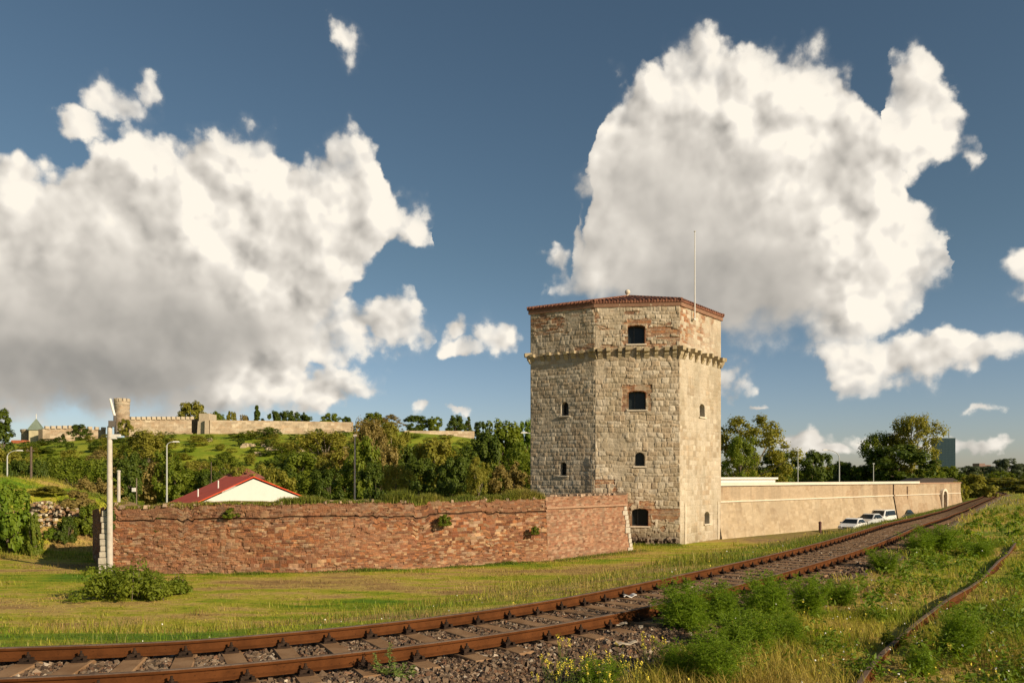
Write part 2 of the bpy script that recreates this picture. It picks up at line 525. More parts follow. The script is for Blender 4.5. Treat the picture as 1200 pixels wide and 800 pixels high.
def ground_z(x, y):
    x = np.asarray(x, float); y = np.asarray(y, float)
    d, drop = track_dist(x, y, True)
    top = 3.0 + drop * sstep(-d, 60, 20) + 0.10 * (fbm(x * 0.35, y * 0.35, 5) - 0.5) - 0.12 * sstep(np.abs(d), 1.3, 3.0) + 0.25 * sstep(-d, 10, 40) * fbm(x * .05, y * .05, 9)
    low = 0.25 * (fbm(x * 0.12, y * 0.12, 3) - 0.5) * sstep(d, 14, 24)
    far_right = sstep(x + 0.6 * y, 122, 150) * 2.2
    low = low + far_right
    bank = sstep((d - 1.9) / np.interp(x, [-8, 6, 20, 40, 60], [17.0, 14.0, 7.0, 6.0, 4.0]), 0, 1)
    z = top * (1 - bank) + low * bank
    # mound of the ruined bastion at the far left
    m = np.exp(-(((x + 38) / 10.5) ** 2 + ((y - 60.5) / 6.0) ** 2) ** 1.6) * 4.2
    m = m + np.exp(-(((x + 55) / 16.0) ** 2 + ((y - 64) / 8.0) ** 2) ** 1.3) * 3.2
    z = z + m * (0.85 + 0.3 * fbm(x * 0.4, y * 0.4, 21))
    # the fortress hill
    crest = np.interp(x, [-420, -260, -200, -150, -70, -30, 0, 40, 90], [15, 18, 19.5, 23.2, 23.2, 20.5, 16.5, 6, 0])
    hill = sstep(y, 215, 348) * crest + 2.0 * sstep(y, 110, 190) * sstep(-x, -80, 0)
    hill = hill * (1 + 0.10 * (fbm(x * 0.03, y * 0.03, 31) - 0.5) * sstep(350 - y, 0, 30))
    return z + hill

def grass_color(nt, p):
    """Meadow colour by place: fresh green, olive, straw and bare earth in drifts."""
    mp = nt.nodes.new('ShaderNodeMapping'); nt.links.new(p, mp.inputs[0]); mp.inputs['Scale'].default_value = (0.36, 1.1, 0.3)
    big = noise(nt, mp.outputs[0], 0.16, 4.0, 0.55); mid = noise(nt, mp.outputs[0], 0.8, 5.0, 0.62)
    fin = noise(nt, p, 5.0, 4.0, 0.7)
    f = (big * 0.5 + mid * 0.42 + fin * 0.14 - 0.53) * 1.75 + 0.56
    r = nt.nodes.new('ShaderNodeValToRGB'); nt.links.new(f.s, r.inputs[0])
    e = r.color_ramp.elements
    e[0].position = 0.36; e[0].color = (0.105, 0.190, 0.012, 1)
    e[1].position = 0.72; e[1].color = (0.320, 0.200, 0.075, 1)
    for q, c in ((0.45, (0.215, 0.265, 0.016)), (0.54, (0.345, 0.315, 0.032)), (0.62, (0.450, 0.320, 0.090))):
        x = e.new(q); x.color = (*c, 1)
    return S(nt, r.outputs[0])

def make_ground_mat():
    m, nt, b = new_mat("meadow_ground")
    p = wpos(nt)
    g = grass_color(nt, p)
    a = nt.nodes.new('ShaderNodeAttribute'); a.attribute_name = 'Col'
    s = nt.nodes.new('ShaderNodeSeparateColor'); nt.links.new(a.outputs['Color'], s.inputs[0])
    dirt, hillf, rock = (S(nt, s.outputs[i]) for i in range(3))
    fine = noise(nt, p, 9.0, 6.0, 0.7)
    earth = mixc(nt, fine.step(0.3, 0.7), (0.130, 0.080, 0.048), (0.270, 0.180, 0.110))
    turf = mixc(nt, noise(nt, p, 0.11, 5.0, 0.65).step(0.35, 0.65), (0.150, 0.215, 0.014), (0.290, 0.300, 0.030))
    g = mixc(nt, hillf, g, turf)
    tuft = noise(nt, p, 2.6, 5.0, 0.7).step(0.3, 0.7, 0.78, 1.30, smooth=False)
    g = mixc(nt, 1.0, g, combine(nt, tuft, tuft, tuft), 'MULTIPLY')
    g = mixc(nt, dirt * (noise(nt, p, 1.4, 5.0, 0.65).step(0.30, 0.62, 1.0, 0.45)), g, earth)
    nt.links.new(g.s, b.inputs['Base Color']); b.inputs['Roughness'].default_value = 0.95
    b.inputs['Specular IOR Level'].default_value = 0.1
    bump(nt, b, fine, 0.8, 0.06)
    return m

def make_ground():
    n = 420
    t = np.linspace(-5.6, 5.6, n)
    xs = 8 + 34 * np.sinh(t)
    ys = 34 + 34 * np.sinh(np.linspace(-1.75, 5.55, 380))
    Xg, Yg = np.meshgrid(xs, ys)
    Zg = ground_z(Xg, Yg)
    d = track_dist(Xg, Yg)
    nearw = np.abs((Xg - RW0[0]) * RWN[0] + (Yg - RW0[1]) * RWN[1])
    alongw = (Xg - RW0[0]) * RWD[0] + (Yg - RW0[1]) * RWD[1]
    frontw = ((Xg - RW0[0]) * RWN[0] + (Yg - RW0[1]) * RWN[1])
    dirt = sstep(frontw, 11, 7) * sstep(frontw, -1, 0.5) * sstep(alongw, -4, 2)
    dirt = np.maximum(dirt, 0.9 * sstep(np.abs(d + .5), 2.4, 1.4))
    dirt = np.maximum(dirt, 0.30 * sstep(d, 0, -2) * sstep(-d, 9, 5))
    hillf = sstep(Yg, 62, 90)
    col = np.stack([dirt, hillf, 0 * dirt], 2).reshape(-1, 3)
    v = np.stack([Xg, Yg, Zg], 2).reshape(-1, 3)
    ny, nx = Xg.shape
    i = np.arange(ny * nx).reshape(ny, nx)
    q = np.stack([i[:-1, :-1], i[:-1, 1:], i[1:, 1:], i[1:, :-1]], 2).reshape(-1, 4)
    o = MB().add(v, q, 0, col).build("ground", make_ground_mat(), smooth=True)
    return tag(o, kind='structure', label="uneven meadow ground running from the railway down to the walls and up the hill")
make_ground()

# ------------------------------------------------------------------ the railway track
def rust_mat(name, c1, c2, c3):
    m, nt, b = new_mat(name)
    p = wpos(nt)
    n1 = noise(nt, p, 3.0, 6.0, 0.65); n2 = noise(nt, p, 40.0, 4.0, 0.7)
    col = mixc(nt, n1.step(0.35, 0.65), c1, c2)
    col = mixc(nt, n2.step(0.55, 0.72), col, c3)
    nt.links.new(col.s, b.inputs['Base Color']); b.inputs['Roughness'].default_value = 0.9; b.inputs['Specular IOR Level'].default_value = 0.08
    bump(nt, b, n2, 0.5, 0.004)
    return m
M_RUST = rust_mat("rusty_rail_side", (0.078, 0.027, 0.008), (0.118, 0.041, 0.012), (0.042, 0.016, 0.006))
M_RAILTOP = rust_mat("worn_rail_head", (0.130, 0.088, 0.062), (0.180, 0.128, 0.092), (0.075, 0.046, 0.031))
M_TIE = rust_mat("weathered_sleeper", (0.225, 0.128, 0.064), (0.305, 0.186, 0.100), (0.125, 0.070, 0.038))
M_IRON = rust_mat("dark_fastening_iron", (0.026, 0.017, 0.012), (0.048, 0.029, 0.019), (0.015, 0.011, 0.009))

PROF = [(-.062, 0), (.062, 0), (.062, .012), (.012, .030), (.009, .105), (.030, .118), (.0345, .132), (.034, .148), (.026, .154), (-.026, .154), (-.034, .148), (-.0345, .132), (-.030, .118), (-.009, .105), (-.012, .030), (-.062, .012)]
def rail(path, z0, off, name, parent, mats, prof=PROF):
    T = tangents(path); Nn = np.stack([-T[:, 1], T[:, 0]], 1)
    c = path + Nn * off
    k, n = len(path), len(prof)
    zz = np.broadcast_to(np.asarray(z0, float), (k,))
    v = np.concatenate([np.concatenate([c + Nn * a, (zz + b)[:, None]], 1) for a, b in prof]).reshape(n, k, 3).transpose(1, 0, 2).reshape(-1, 3)
    mb = MB(); mb.add(v, np.zeros((0, 4), int))
    i = np.arange(k - 1)[:, None] * n
    for j in range(n):
        j2 = (j + 1) % n
        mb.f.append((np.concatenate([i + j, i + j2, i + n + j2, i + n + j], 1), 1 if 7 <= j <= 9 else 0))
    mb.f.append((np.array([[j for j in range(n)][::-1]]), 0)); mb.f.append((np.array([[(k - 1) * n + j for j in range(n)]]), 0))
    return mb.build(name, mats, parent)

GAUGE = 0.755
track = thing("railway_track", "single rusty railway track sweeping from the left foreground past the tower", "railway track", (0, 0, 0))
rail(TRACK, ZR - .154, GAUGE, "rail", track, [M_RUST, M_RAILTOP])
rail(TRACK, ZR - .154, -GAUGE, "rail", track, [M_RUST, M_RAILTOP])
rng = np.random.default_rng(4)
ZT = ZRAIL - .172                                    # sleeper top
def tie_mb(mb, jit=0.0):
    b = mb.n
    mb.box((0, 0, -0.07), (2.5, .25, .14))
    return mb
tie = tie_mb(MB()).build("sleeper", M_TIE, track, loc=(0, 0, 0))
bv = tie.modifiers.new('edge', 'BEVEL'); bv.width = .012; bv.segments = 1
def fastening():
    mb = MB()
    mb.box((0, 0, .010), (.34, .17, .020))
    for s in (-1, 1):
        mb.box((s * .085, 0, .040), (.055, .11, .035))
        mb.tube([(s * .098, 0, .02), (s * .098, 0, .125)], .014, 6)
        mb.lathe([(.028, .062), (.028, .088)], (s * .098, 0, 0), 6)
        mb.box((s * .140, .055, .035), (.035, .035, .040)); mb.box((s * .140, -.055, .035), (.035, .035, .040))
    return mb
fast = fastening().build("rail_fastening", M_IRON, tie, loc=(0, 0, 0))
fast.location = (GAUGE, 0, .002)
fast2 = fast.copy(); C.objects.link(fast2); fast2.parent = tie; fast2.location = (-GAUGE, 0, .002)
sp = 0.62
cum = np.concatenate([[0], np.cumsum(np.linalg.norm(np.diff(TRACK, axis=0), axis=1))])
pos = np.arange(11.5, cum[-1], sp)
rest = MB(); restf = MB()
unit = tie_mb(MB()); uv_, uf_ = np.concatenate(unit.v), unit.f
fu = fastening(); fv_, ff_ = np.concatenate(fu.v), fu.f
for i, s in enumerate(pos):
    p = np.array([np.interp(s, cum, TRACK[:, k]) for k in range(2)]); t = np.array([np.interp(s, cum, TT[:, k]) for k in range(2)])
    ang = atan2(t[1], t[0]) + pi / 2 + rng.normal(0, .015)
    dz = ZT + np.interp(s, cum, DROP) + rng.normal(0, .004); sx = rng.uniform(.97, 1.03)
    if i < 96:
        if i == 0: o, k1, k2 = tie, fast, fast2
        else:
            o = tie.copy(); C.objects.link(o); o.parent = track
            for f in (fast, fast2):
                c = f.copy(); C.objects.link(c); c.parent = o
        o.location = (p[0], p[1], dz); o.rotation_euler = (rng.normal(0, .012), 0, ang)
    else:
        R = np.array([[cos(ang), -sin(ang), 0], [sin(ang), cos(ang), 0], [0, 0, 1]])
        n0 = rest.n
        rest.add(uv_ @ R.T + np.array([p[0], p[1], dz]), np.zeros((0, 4), int))
        for f, m in uf_: rest.f.append((f + n0, m))
        for g in (-GAUGE, GAUGE):
            n0 = rest.n
            rest.add((fv_ + np.array([g, 0, .002])) @ R.T + np.array([p[0], p[1], dz]), np.zeros((0, 4), int))
            for f, m in ff_: rest.f.append((f + n0, 1))
tag(rest.build("distant_sleeper", [M_TIE, M_IRON], track), kind='stuff')

# overgrown siding rail at the right
SIDE = catmull([(2.4, 5.8), (3.96, 8.7), (6.1, 11.8), (9.4, 15.9), (13.6, 21.4), (18.1, 27.6)], 0.25)
zs = ground_z(SIDE[:, 0], SIDE[:, 1]) - .025 + 0.03 * np.sin(np.arange(len(SIDE)) * 0.19)
old = thing("siding_rail", "old rusty rail half buried in the weeds at the right", "rail", (0, 0, 0))
rail(SIDE, zs, 0, "rail_bar", old, [M_RUST, M_RAILTOP])
for k in range(3, len(SIDE) - 3, 5):
    MB().box((*SIDE[k], zs[k] - .03), (.30, .16, .06), atan2(*(SIDE[k + 1] - SIDE[k])[::-1])).build("rail_chair", M_IRON, old)

# ballast: loose broken stone between and beside the rails
def stones_mesh():
    base = np.array([[-1, -1, -1], [1, -1, -1], [1, 1, -1], [-1, 1, -1], [-1, -1, 1], [1, -1, 1], [1, 1, 1], [-1, 1, 1]], float)
    faces = np.array([[3, 2, 1, 0], [4, 5, 6, 7], [0, 1, 5, 4], [1, 2, 6, 5], [2, 3, 7, 6], [3, 0, 4, 7]])
    r = np.random.default_rng(11)
    s = []; 
    L = len(TRACK)
    for lo, hi, dens in ((60, 190, 1250), (190, 300, 560), (300, 430, 220)):
        ln = (hi - lo) * 0.2
        n = int(ln * 5.4 * dens)
        i = r.integers(lo, min(hi, L), n); d = r.uniform(-3.5, 1.15, n)
        px_ = TRACK[i][:, 0]; lim = np.interp(px_, [-1.5, 1.8, 3.2], [-3.7, -2.6, -1.55]) + .4 * (fbm(px_ * 1.5, px_ * 0, 8) - .5)
        keep = r.random(n) < np.where(d < 0, np.clip((d - lim) / .7, 0, 1), 1)
        i, d = i[keep], d[keep]
        ja = r.uniform(-.11, .11, len(i))
        sa = (cum[i] + ja - 11.5 + .31) % .62 - .31                   # clear of the sleepers
        k_ = (np.abs(sa) > .145) | (np.abs(d) > 1.2); i, d, ja = i[k_], d[k_], ja[k_]
        s.append(np.concatenate([TRACK[i] + TN[i] * d[:, None] + TT[i] * ja[:, None], d[:, None], DROP[i][:, None]], 1))
    P = np.concatenate(s); n = len(P)
    size = r.gamma(7, .0023, n) + .009
    A = r.normal(size=(n, 3, 3)); Q, _ = np.linalg.qr(A)
    v = base[None] * r.uniform(.55, 1.1, (n, 8, 3)) * (size[:, None, None] * np.array([1.25, .95, .75]))
    v = np.einsum('nij,nkj->nki', Q, v)
    zg = ground_z(P[:, 0], P[:, 1])
    inner = np.abs(P[:, 2]) < 1.6
    z = np.where(inner, ZT - .042 + P[:, 3], np.maximum(zg, ZT + P[:, 3] - .06 - .16 * np.clip(np.abs(P[:, 2]) - 1.6, 0, 2)) + 0.005) + r.uniform(-.025, .015, n) - np.where(np.abs(np.abs(P[:, 2]) - GAUGE) < .1, .05, 0)
    v += np.stack([P[:, 0], P[:, 1], z], 1)[:, None]
    f = (faces[None] + (np.arange(n) * 8)[:, None, None]).reshape(-1, 4)
    t = r.random(n)
    pal = np.array([(.140, .092, .056), (.078, .050, .034), (.21, .150, .100), (.160, .086, .048), (.38, .31, .23)])
    c = pal[np.searchsorted([.36, .62, .82, .955], t)] * r.uniform(.7, 1.25, (n, 1))
    mb = MB().add(v.reshape(-1, 3), f, 0, np.repeat(c, 8, 0))
    return mb
M_STONE = masonry_mat("ballast_stone", 0.9, 60.0, 0.25, 0.004)
tag(stones_mesh().build("ballast_gravel", M_STONE), kind='stuff', label="brown broken stone ballast lying between and beside the rails")
# the bed under the stones
bedp = TRACK[::4]; bn = TN[::4]
prof = [(-2.2, -.32), (-1.4, -.062), (1.0, -.062), (1.5, -.32)]
k = len(bedp)
bv_ = np.concatenate([np.concatenate([bedp + bn * a, (ZT + DROP[::4] + z)[:, None]], 1) for a, z in prof]).reshape(4, k, 3)
mbb = MB().add(bv_.reshape(-1, 3), np.zeros((0, 4), int))
ii = np.arange(k - 1)[:, None]
for j in range(3): mbb.f.append((np.concatenate([ii + j * k, ii + j * k + 1, ii + (j + 1) * k + 1, ii + (j + 1) * k], 1), 0))
def ballast_mat():
    m, nt, b = new_mat("ballast_bed")
    p = wpos(nt)
    v = nt.nodes.new('ShaderNodeTexVoronoi'); v.inputs['Scale'].default_value = 22.0; nt.links.new(p, v.inputs['Vector'])
    sc = nt.nodes.new('ShaderNodeSeparateColor'); nt.links.new(v.outputs['Color'], sc.inputs[0])
    col = mixc(nt, S(nt, sc.outputs[0]), (0.075, 0.050, 0.034), (0.215, 0.150, 0.100))
    nt.links.new(col.s, b.inputs['Base Color']); b.inputs['Roughness'].default_value = .95
    bump(nt, b, S(nt, v.outputs['Distance']) * -1.0, 1.0, .05)
    return m
tag(mbb.build("ballast_bed", ballast_mat()), kind='structure', label="low stone bed carrying the railway track")
# ------------------------------------------------------------------ masonry: every block modelled as relief on the wall face
LIME = np.array([(.400, .322, .220), (.45, .372, .268), (.350, .274, .182), (.49, .415, .308), (.380, .290, .190)])
BRICK = np.array([(.235, .086, .034), (.280, .112, .044), (.165, .060, .028), (.360, .220, .115), (.265, .122, .056), (.195, .088, .046)])
PALEB = np.array([(.375, .285, .180), (.40, .305, .195), (.355, .268, .166), (.43, .335, .220), (.385, .292, .184)])

def layout(U, V, rh, bl, seed, jit=0.0, rvar=0.35, lvar=0.45):
    """Courses of blocks: (block id, distance to the nearest joint) for every point."""
    r = np.random.default_rng(seed)
    U = U + (fbm(U * 1.3, V * 1.3, seed + 3) - .5) * jit * 2
    V = V + (fbm(U * 0.9, V * 0.9, seed + 5) - .5) * jit * 2
    rows = np.cumsum(np.concatenate([[V.min() - 1.0], rh * r.uniform(1 - rvar, 1 + rvar, int((np.ptp(V) + 2.5) / rh / (1 - rvar)) + 4)]))
    ri = np.clip(np.searchsorted(rows, V) - 1, 0, len(rows) - 2)
    ev = np.minimum(V - rows[ri], rows[ri + 1] - V)
    eu = np.empty_like(U); bi = np.empty(U.shape, int); span = np.ptp(U)
    for k in np.unique(ri):
        m = ri == k
        cuts = np.cumsum(np.concatenate([[U.min() - bl * (1 + r.random())], bl * r.uniform(1 - lvar, 1 + lvar, int((span + 3 * bl) / bl / (1 - lvar)) + 5)]))
        j = np.clip(np.searchsorted(cuts, U[m]) - 1, 0, len(cuts) - 2)
        eu[m] = np.minimum(U[m] - cuts[j], cuts[j + 1] - U[m]); bi[m] = k * 1000 + j
    return bi, np.minimum(eu, ev)

def rnd(i, seed): return _hash(np.asarray(i), np.asarray(i) * 0 + seed, seed)

def panel(mb, P, N, L, H, res, paint, holes=(), mi=0, pin=(1, 1, 1, 1)):
    """A wall face: P(u, v) -> points, N(u, v) -> normals, paint(U, V) -> (relief, colour). holes: (u, v, half width, bottom, top, arched)."""
    nu, nv = max(2, int(round(L / res)) + 1), max(2, int(round(H / res)) + 1)
    U, V = np.meshgrid(np.linspace(0, L, nu), np.linspace(0, H, nv))
    rel, col = paint(U, V)
    w = np.ones_like(U)
    if pin[0]: w[:, 0] = 0
    if pin[1]: w[:, -1] = 0
    if pin[2]: w[0, :] = 0
    if pin[3]: w[-1, :] = 0
    pts = P(U, V) + N(U, V) * (rel * w)[..., None]
    i = np.arange(nu * nv).reshape(nv, nu)
    q = np.stack([i[:-1, :-1], i[:-1, 1:], i[1:, 1:], i[1:, :-1]], 2).reshape(-1, 4)
    cu = (U[:-1, :-1] + U[1:, 1:]).ravel() / 2; cv = (V[:-1, :-1] + V[1:, 1:]).ravel() / 2
    keep = np.ones(len(q), bool)
    for (hu, hw, b, t, arch) in holes:
        keep &= ~in_opening(cu - hu, cv, hw, b, t, arch)
    mb.add(pts.reshape(-1, 3), q[keep], mi, np.clip(col, 0, 1).reshape(-1, 3))

def in_opening(u, v, hw, b, t, arch):
    ins = (np.abs(u) < hw) & (v > b) & (v < t)
    if arch:
        r = hw; sh = t - arch
        ins &= (v < sh) | ((u / hw) ** 2 + ((v - sh) / arch) ** 2 < 1)
    return ins

def opening_outline(hw, b, t, arch, n=9):
    if not arch: return [(-hw, b), (hw, b), (hw, t), (-hw, t)]
    sh = t - arch
    return [(-hw, b), (hw, b)] + [(hw * cos(a), sh + arch * sin(a)) for a in np.linspace(0, pi, n)]

M_MASON = masonry_mat("limestone_masonry")
M_BRICK = masonry_mat("old_brick", 0.92, 14.0, 0.34, 0.05)
M_PALE = masonry_mat("pale_brickwork", 0.9, 7.0, 0.14, 0.02)
M_TRIM = plain("pale_limestone_trim", (.62, .53, .40), 0.85, 0.18, 5.0, bmp=.02)
M_QUOIN = plain("white_limestone_quoin", (.46, .40, .31), 0.85, 0.22, 5.0, bmp=.03)
M_GLASS, _nt, _b = new_mat("dark_window_glass")
_b.inputs['Base Color'].default_value = (.012, .016, .016, 1); _b.inputs['Roughness'].default_value = .25; _b.inputs['Specular IOR Level'].default_value = .25
M_BARS = plain("dark_window_bars", (.035, .040, .036), 0.6)
M_DARK = plain("dark_recess_stone", (.16, .125, .09), 0.95, bmp=.02)
M_WHITE = plain("weathered_white_paint", (.66, .63, .57), 0.6, 0.10, 3.0)

# ------------------------------------------------------------------ the tower
TC = [np.array(p) for p in ((1.55, 64.5), (6.66, 61.85), (13.40, 61.2), (18.25, 67.1))]
tcen = (TC[0] + TC[3]) / 2
TC += [2 * tcen - TC[1], 2 * tcen - TC[2]]
ZE = 19.35; ZC = 15.35
tower = thing("stone_tower", "massive six-sided limestone tower with low tiled roof beside the railway", "tower", (tcen[0], tcen[1], 0))
wall = MB()
FACES = []
for k in range(6):
    a, b = TC[k], TC[(k + 1) % 6]
    L = np.linalg.norm(b - a); d = (b - a) / L
    nrm = np.array([d[1], -d[0]])
    FACES.append((a, d, nrm, L))

def upx(face, px):       # where on a face the photograph shows column px
    a, d, nrm, L = FACES[face]; k = (px - 600.0) / FPX
    return (k * a[1] - a[0]) / (d[0] - k * d[1])
def depth(face, u): return (FACES[face][0] + FACES[face][1] * u)[1]
def win(face, px0, px1, py0, py1, arch, kind):
    u0, u1 = upx(face, px0), upx(face, px1); y = depth(face, (u0 + u1) / 2)
    return dict(face=face, u=(u0 + u1) / 2, hw=(u1 - u0) / 2, b=zat(py1, y), t=zat(py0, y), arch=arch, kind=kind)
WINS = [
 win(1, 735.8, 755.6, 381.0, 403.0, .16, 'brick'), win(1, 736.4, 756.8, 458.0, 480.0, .16, 'brick'), win(1, 744.0, 755.8, 529.5, 546.0, .38, 'stone'),
 win(1, 740.6, 759.8, 595.5, 616.0, .22, 'brick'),
 win(0, 657.6, 666.4, 470.5, 487.0, .32, 'stone'), win(0, 656.0, 664.4, 541.0, 557.0, .32, 'stone'),
 win(2, 819.6, 825.6, 473.0, 488.5, .30, 'stone'), win(2, 825.2, 831.2, 599.0, 613.5, .34, 'stone')]

def tower_paint(face):
    rough = {0: .028, 1: .046, 2: .022}.get(face, .04)
    jit = {0: .05, 1: .16, 2: .07}.get(face, .05)
    wins = [w for w in WINS if w['face'] == face]
    def paint(U, V):
        s = 40 + face
        bi, e = layout(U, V, .35, .54, s, jit)
        big = rnd(bi, s + 1)
        # upper storey: smaller stones with courses and patches of brick
        b2, e2 = layout(U, V, .30, .46, s + 9, jit * .6)
        bb, eb = layout(U, V, .10, .30, s + 19, .02)
        upper = V > ZC + .35
        bi = np.where(upper, b2 + 500000, bi); e = np.where(upper, e2, e)
        r1, r2, r3 = rnd(bi, s + 2), rnd(bi, s + 3), rnd(bi, s + 4)
        shade = .88 + .24 * r2
        idx = (r1 * len(LIME)).astype(int) % len(LIME)
        col = LIME[idx] * shade[..., None]
        proud = r3 * rough + np.clip(e / .09, 0, 1) ** .6 * rough * 1.1
        rock = (fbm(U * 3.1, V * 3.1, s + 6, 4) - .5) * rough * 1.9
        tilt = ((r1 - .5) * (U % .7) + (r2 - .5) * (V % .45)) * rough * 1.2
        # brick zones
        z = fbm(U * .38 + 3 * face, V * .85, s + 7, 4)
        band = np.abs(((V - ZC) * 1.05 + .4 * (fbm(U * .3, V * .3, s + 8) - .5)) % 1.35 - .5) < .28
        bz = upper & ((z > .57) | (band & (z > .46)))
        if face == 2: bz = upper & (z > .44) & (r3 < .55)
        if face == 1: bz |= (V < 5.2) & (U < 1.6 + 1.2 * (fbm(U, V, 77) - .5)) & (z > .38) | ((V < 2.9) & (fbm(U * .8, V * .8, 71) > .56))
        for w in wins:
            if w['kind'] == 'brick':
                m = .50 + .3 * (fbm(U * 2, V * 2, 55) - .5)
                bz |= (np.abs(U - w['u']) < w['hw'] + m) & (V > w['b'] - .1) & (V < w['t'] + m) & (fbm(U * 1.5, V * 1.5, 91) > .36)
        br1, br2 = rnd(bb, s + 11), rnd(bb, s + 12)
        bcol = BRICK[(br1 * len(BRICK)).astype(int) % len(BRICK)] * (.75 + .4 * br2)[..., None] * .95 + np.array([.055, .040, .024])
        keepstone = upper & (r3 > .80)
        bz &= ~keepstone
        col = np.where(bz[..., None], bcol, col)
        e_ = np.where(bz, eb * 2, e)
        rel = np.where(bz, br1 * .02 + (fbm(U * 4, V * 4, s + 6, 3) - .5) * .05, proud + rock + tilt)
        mort = np.clip(1 - e_ / (.035 + .02 * r2), 0, 1)
        mc = np.array([.40, .34, .25]) * (.75 + .3 * fbm(U, V, s + 13))[..., None]
        col = col * (1 - .62 * mort[..., None]) + mc * .62 * mort[..., None]
        # plastered and washed patches, stained foot
        pl = sstep(fbm(U * .55, V * .5, s + 15, 4), .60, .66) * (V > 5)
        col = col * (1 - .55 * pl[..., None]) + np.array([.44, .365, .26]) * .55 * pl[..., None]
        rel = rel * (1 - .5 * pl)
        if face == 2:                                   # right-hand face: paler in patches, relief reduced
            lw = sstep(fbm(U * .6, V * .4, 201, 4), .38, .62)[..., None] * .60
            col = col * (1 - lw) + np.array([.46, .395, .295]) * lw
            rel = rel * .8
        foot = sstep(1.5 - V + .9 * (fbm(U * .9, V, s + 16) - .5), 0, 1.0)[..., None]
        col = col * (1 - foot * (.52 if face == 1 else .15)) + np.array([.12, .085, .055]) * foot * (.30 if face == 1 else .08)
        green = sstep(fbm(U * .7, V * .35, s + 17, 4), .56, .70)[..., None] * .30
        col = col * (1 - green) + np.array([.20, .165, .10]) * green
        return rel, col
    return paint

for k, (a, d, nrm, L) in enumerate(FACES):
    d3, n3 = np.array([*d, 0]), np.array([*nrm, 0])
    P = lambda U, V, a=a, d3=d3: np.array([*a, 0]) + U[..., None] * d3 + V[..., None] * np.array([0, 0, 1.0])
    N = lambda U, V, n3=n3: np.broadcast_to(n3, (*U.shape, 3))
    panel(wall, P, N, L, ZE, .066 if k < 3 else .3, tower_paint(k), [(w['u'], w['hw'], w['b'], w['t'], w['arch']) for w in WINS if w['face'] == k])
wall.build("tower_wall", M_MASON, tower)

for w in WINS:                                           # windows: reveal > surround, bars, glass
    a, d, nrm, L = FACES[w['face']]
    o = np.array([*(a + d * w['u']), 0]); d3 = np.array([*d, 0]); n3 = np.array([*nrm, 0]); up = np.array([0, 0, 1.0])
    hw, b, t, ar = w['hw'], w['b'], w['t'], w['arch']
    out = opening_outline(hw, b, t, ar); g = .07
    outer = opening_outline(hw + g, b - g, t + g, ar + g)
    mb = MB()
    mb.ring(outer, out, o - n3 * .75, d3, up, n3, .75 + .012)
    wn = mb.build("window", M_BRICK if w['kind'] == 'brick' else M_TRIM, tower)
    if w['kind'] == 'brick':
        cols = np.array([.27, .135, .08])
    pane = MB().prism(opening_outline(hw + .03, b - .03, t + .03, ar), o - n3 * .62, d3, up, -n3, .03)
    pn = pane.build("glass", M_GLASS, tower); pn.parent = wn; pn.location = (0, 0, 0)
    fr = MB()
    inner = opening_outline(hw - .07, b + .07, t - .07, ar)
    fr.ring(out, inner, o - n3 * .60, d3, up, n3, .06)
    if hw > .5: fr.box(o - n3 * .57 + up * (b + t) / 2 + d3 * (-.15), (.07, .05, t - b - .06), atan2(d[1], d[0]))
    fr.build("window_frame", M_BARS, tower).parent = wn
    sl = MB().box(o + n3 * .03 + up * (b - .05), (hw * 2 + .30, .22, .09), atan2(d[1], d[0]))
    sl.build("sill", M_TRIM, tower).parent = wn

# brick rings get their colour from the mesh
for ob in [c for c in C.objects if c.name.split('.')[0] == 'window' and c.data.materials[0] == M_BRICK]:
    at_ = ob.data.attributes.new('Col', 'FLOAT_COLOR', 'POINT'); n_ = len(ob.data.vertices)
    c_ = np.ones((n_, 4), np.float32); c_[:, :3] = BRICK[np.arange(n_) % len(BRICK)] * .9
    at_.data.foreach_set('color', c_.ravel())

# corbels under the upper storey
rc = np.random.default_rng(8)
def corbel_mb(s=1.0):
    mb = MB(); q = rc.uniform(.9, 1.1, 3)
    prof = [(0, -.42), (.10, -.40), (.20, -.22), (.26, -.16), (.30, .02), (.48, .06), (.50, .30), (0, .34)]
    prof = [(a_ * q[0], b_ * q[1]) for a_, b_ in prof]
    mb.prism([(a_, b_) for a_, b_ in prof], (0, -.17 * q[2], 0), (1, 0, 0), (0, 0, 1), (0, 1, 0), .34 * q[2], 0, np.array([.42, .335, .205]) * rc.uniform(.75, 1.05))
    return mb
protos = []
for k, (a, d, nrm, L) in enumerate(FACES):
    n = {0: 8, 1: 9, 2: 7}.get(k, 7)
    for j in range(n):
        u = L * (j + .5) / n + rc.normal(0, .05)
        if k == 0: s = .9
        else: s = 1.2
        if len(protos) < 5:
            ob = corbel_mb().build("corbel", M_MASON, tower, loc=(0, 0, 0)); protos.append(ob)
        else:
            ob = protos[rc.integers(5)].copy(); C.objects.link(ob); ob.parent = tower
        p = a + d * u - nrm * .05
        ob.location = (p[0] - tcen[0], p[1] - tcen[1], ZC + rc.normal(0, .03))
        ob.rotation_euler = (rc.normal(0, .04), 0, atan2(nrm[1], nrm[0]) + rc.normal(0, .05)); ob.scale = (s, rc.uniform(.85, 1.2), s)
for k in (0, 1, 2, 3):                                   # the big corner brackets
    a = TC[k] - tcen; r = a / np.linalg.norm(a)
    ob = protos[k].copy(); C.objects.link(ob); ob.parent = tower
    ob.location = (*(a - r * .06), ZC + .02); ob.rotation_euler = (0, 0, atan2(r[1], r[0])); ob.scale = (1.05, 1.25, 1.25)

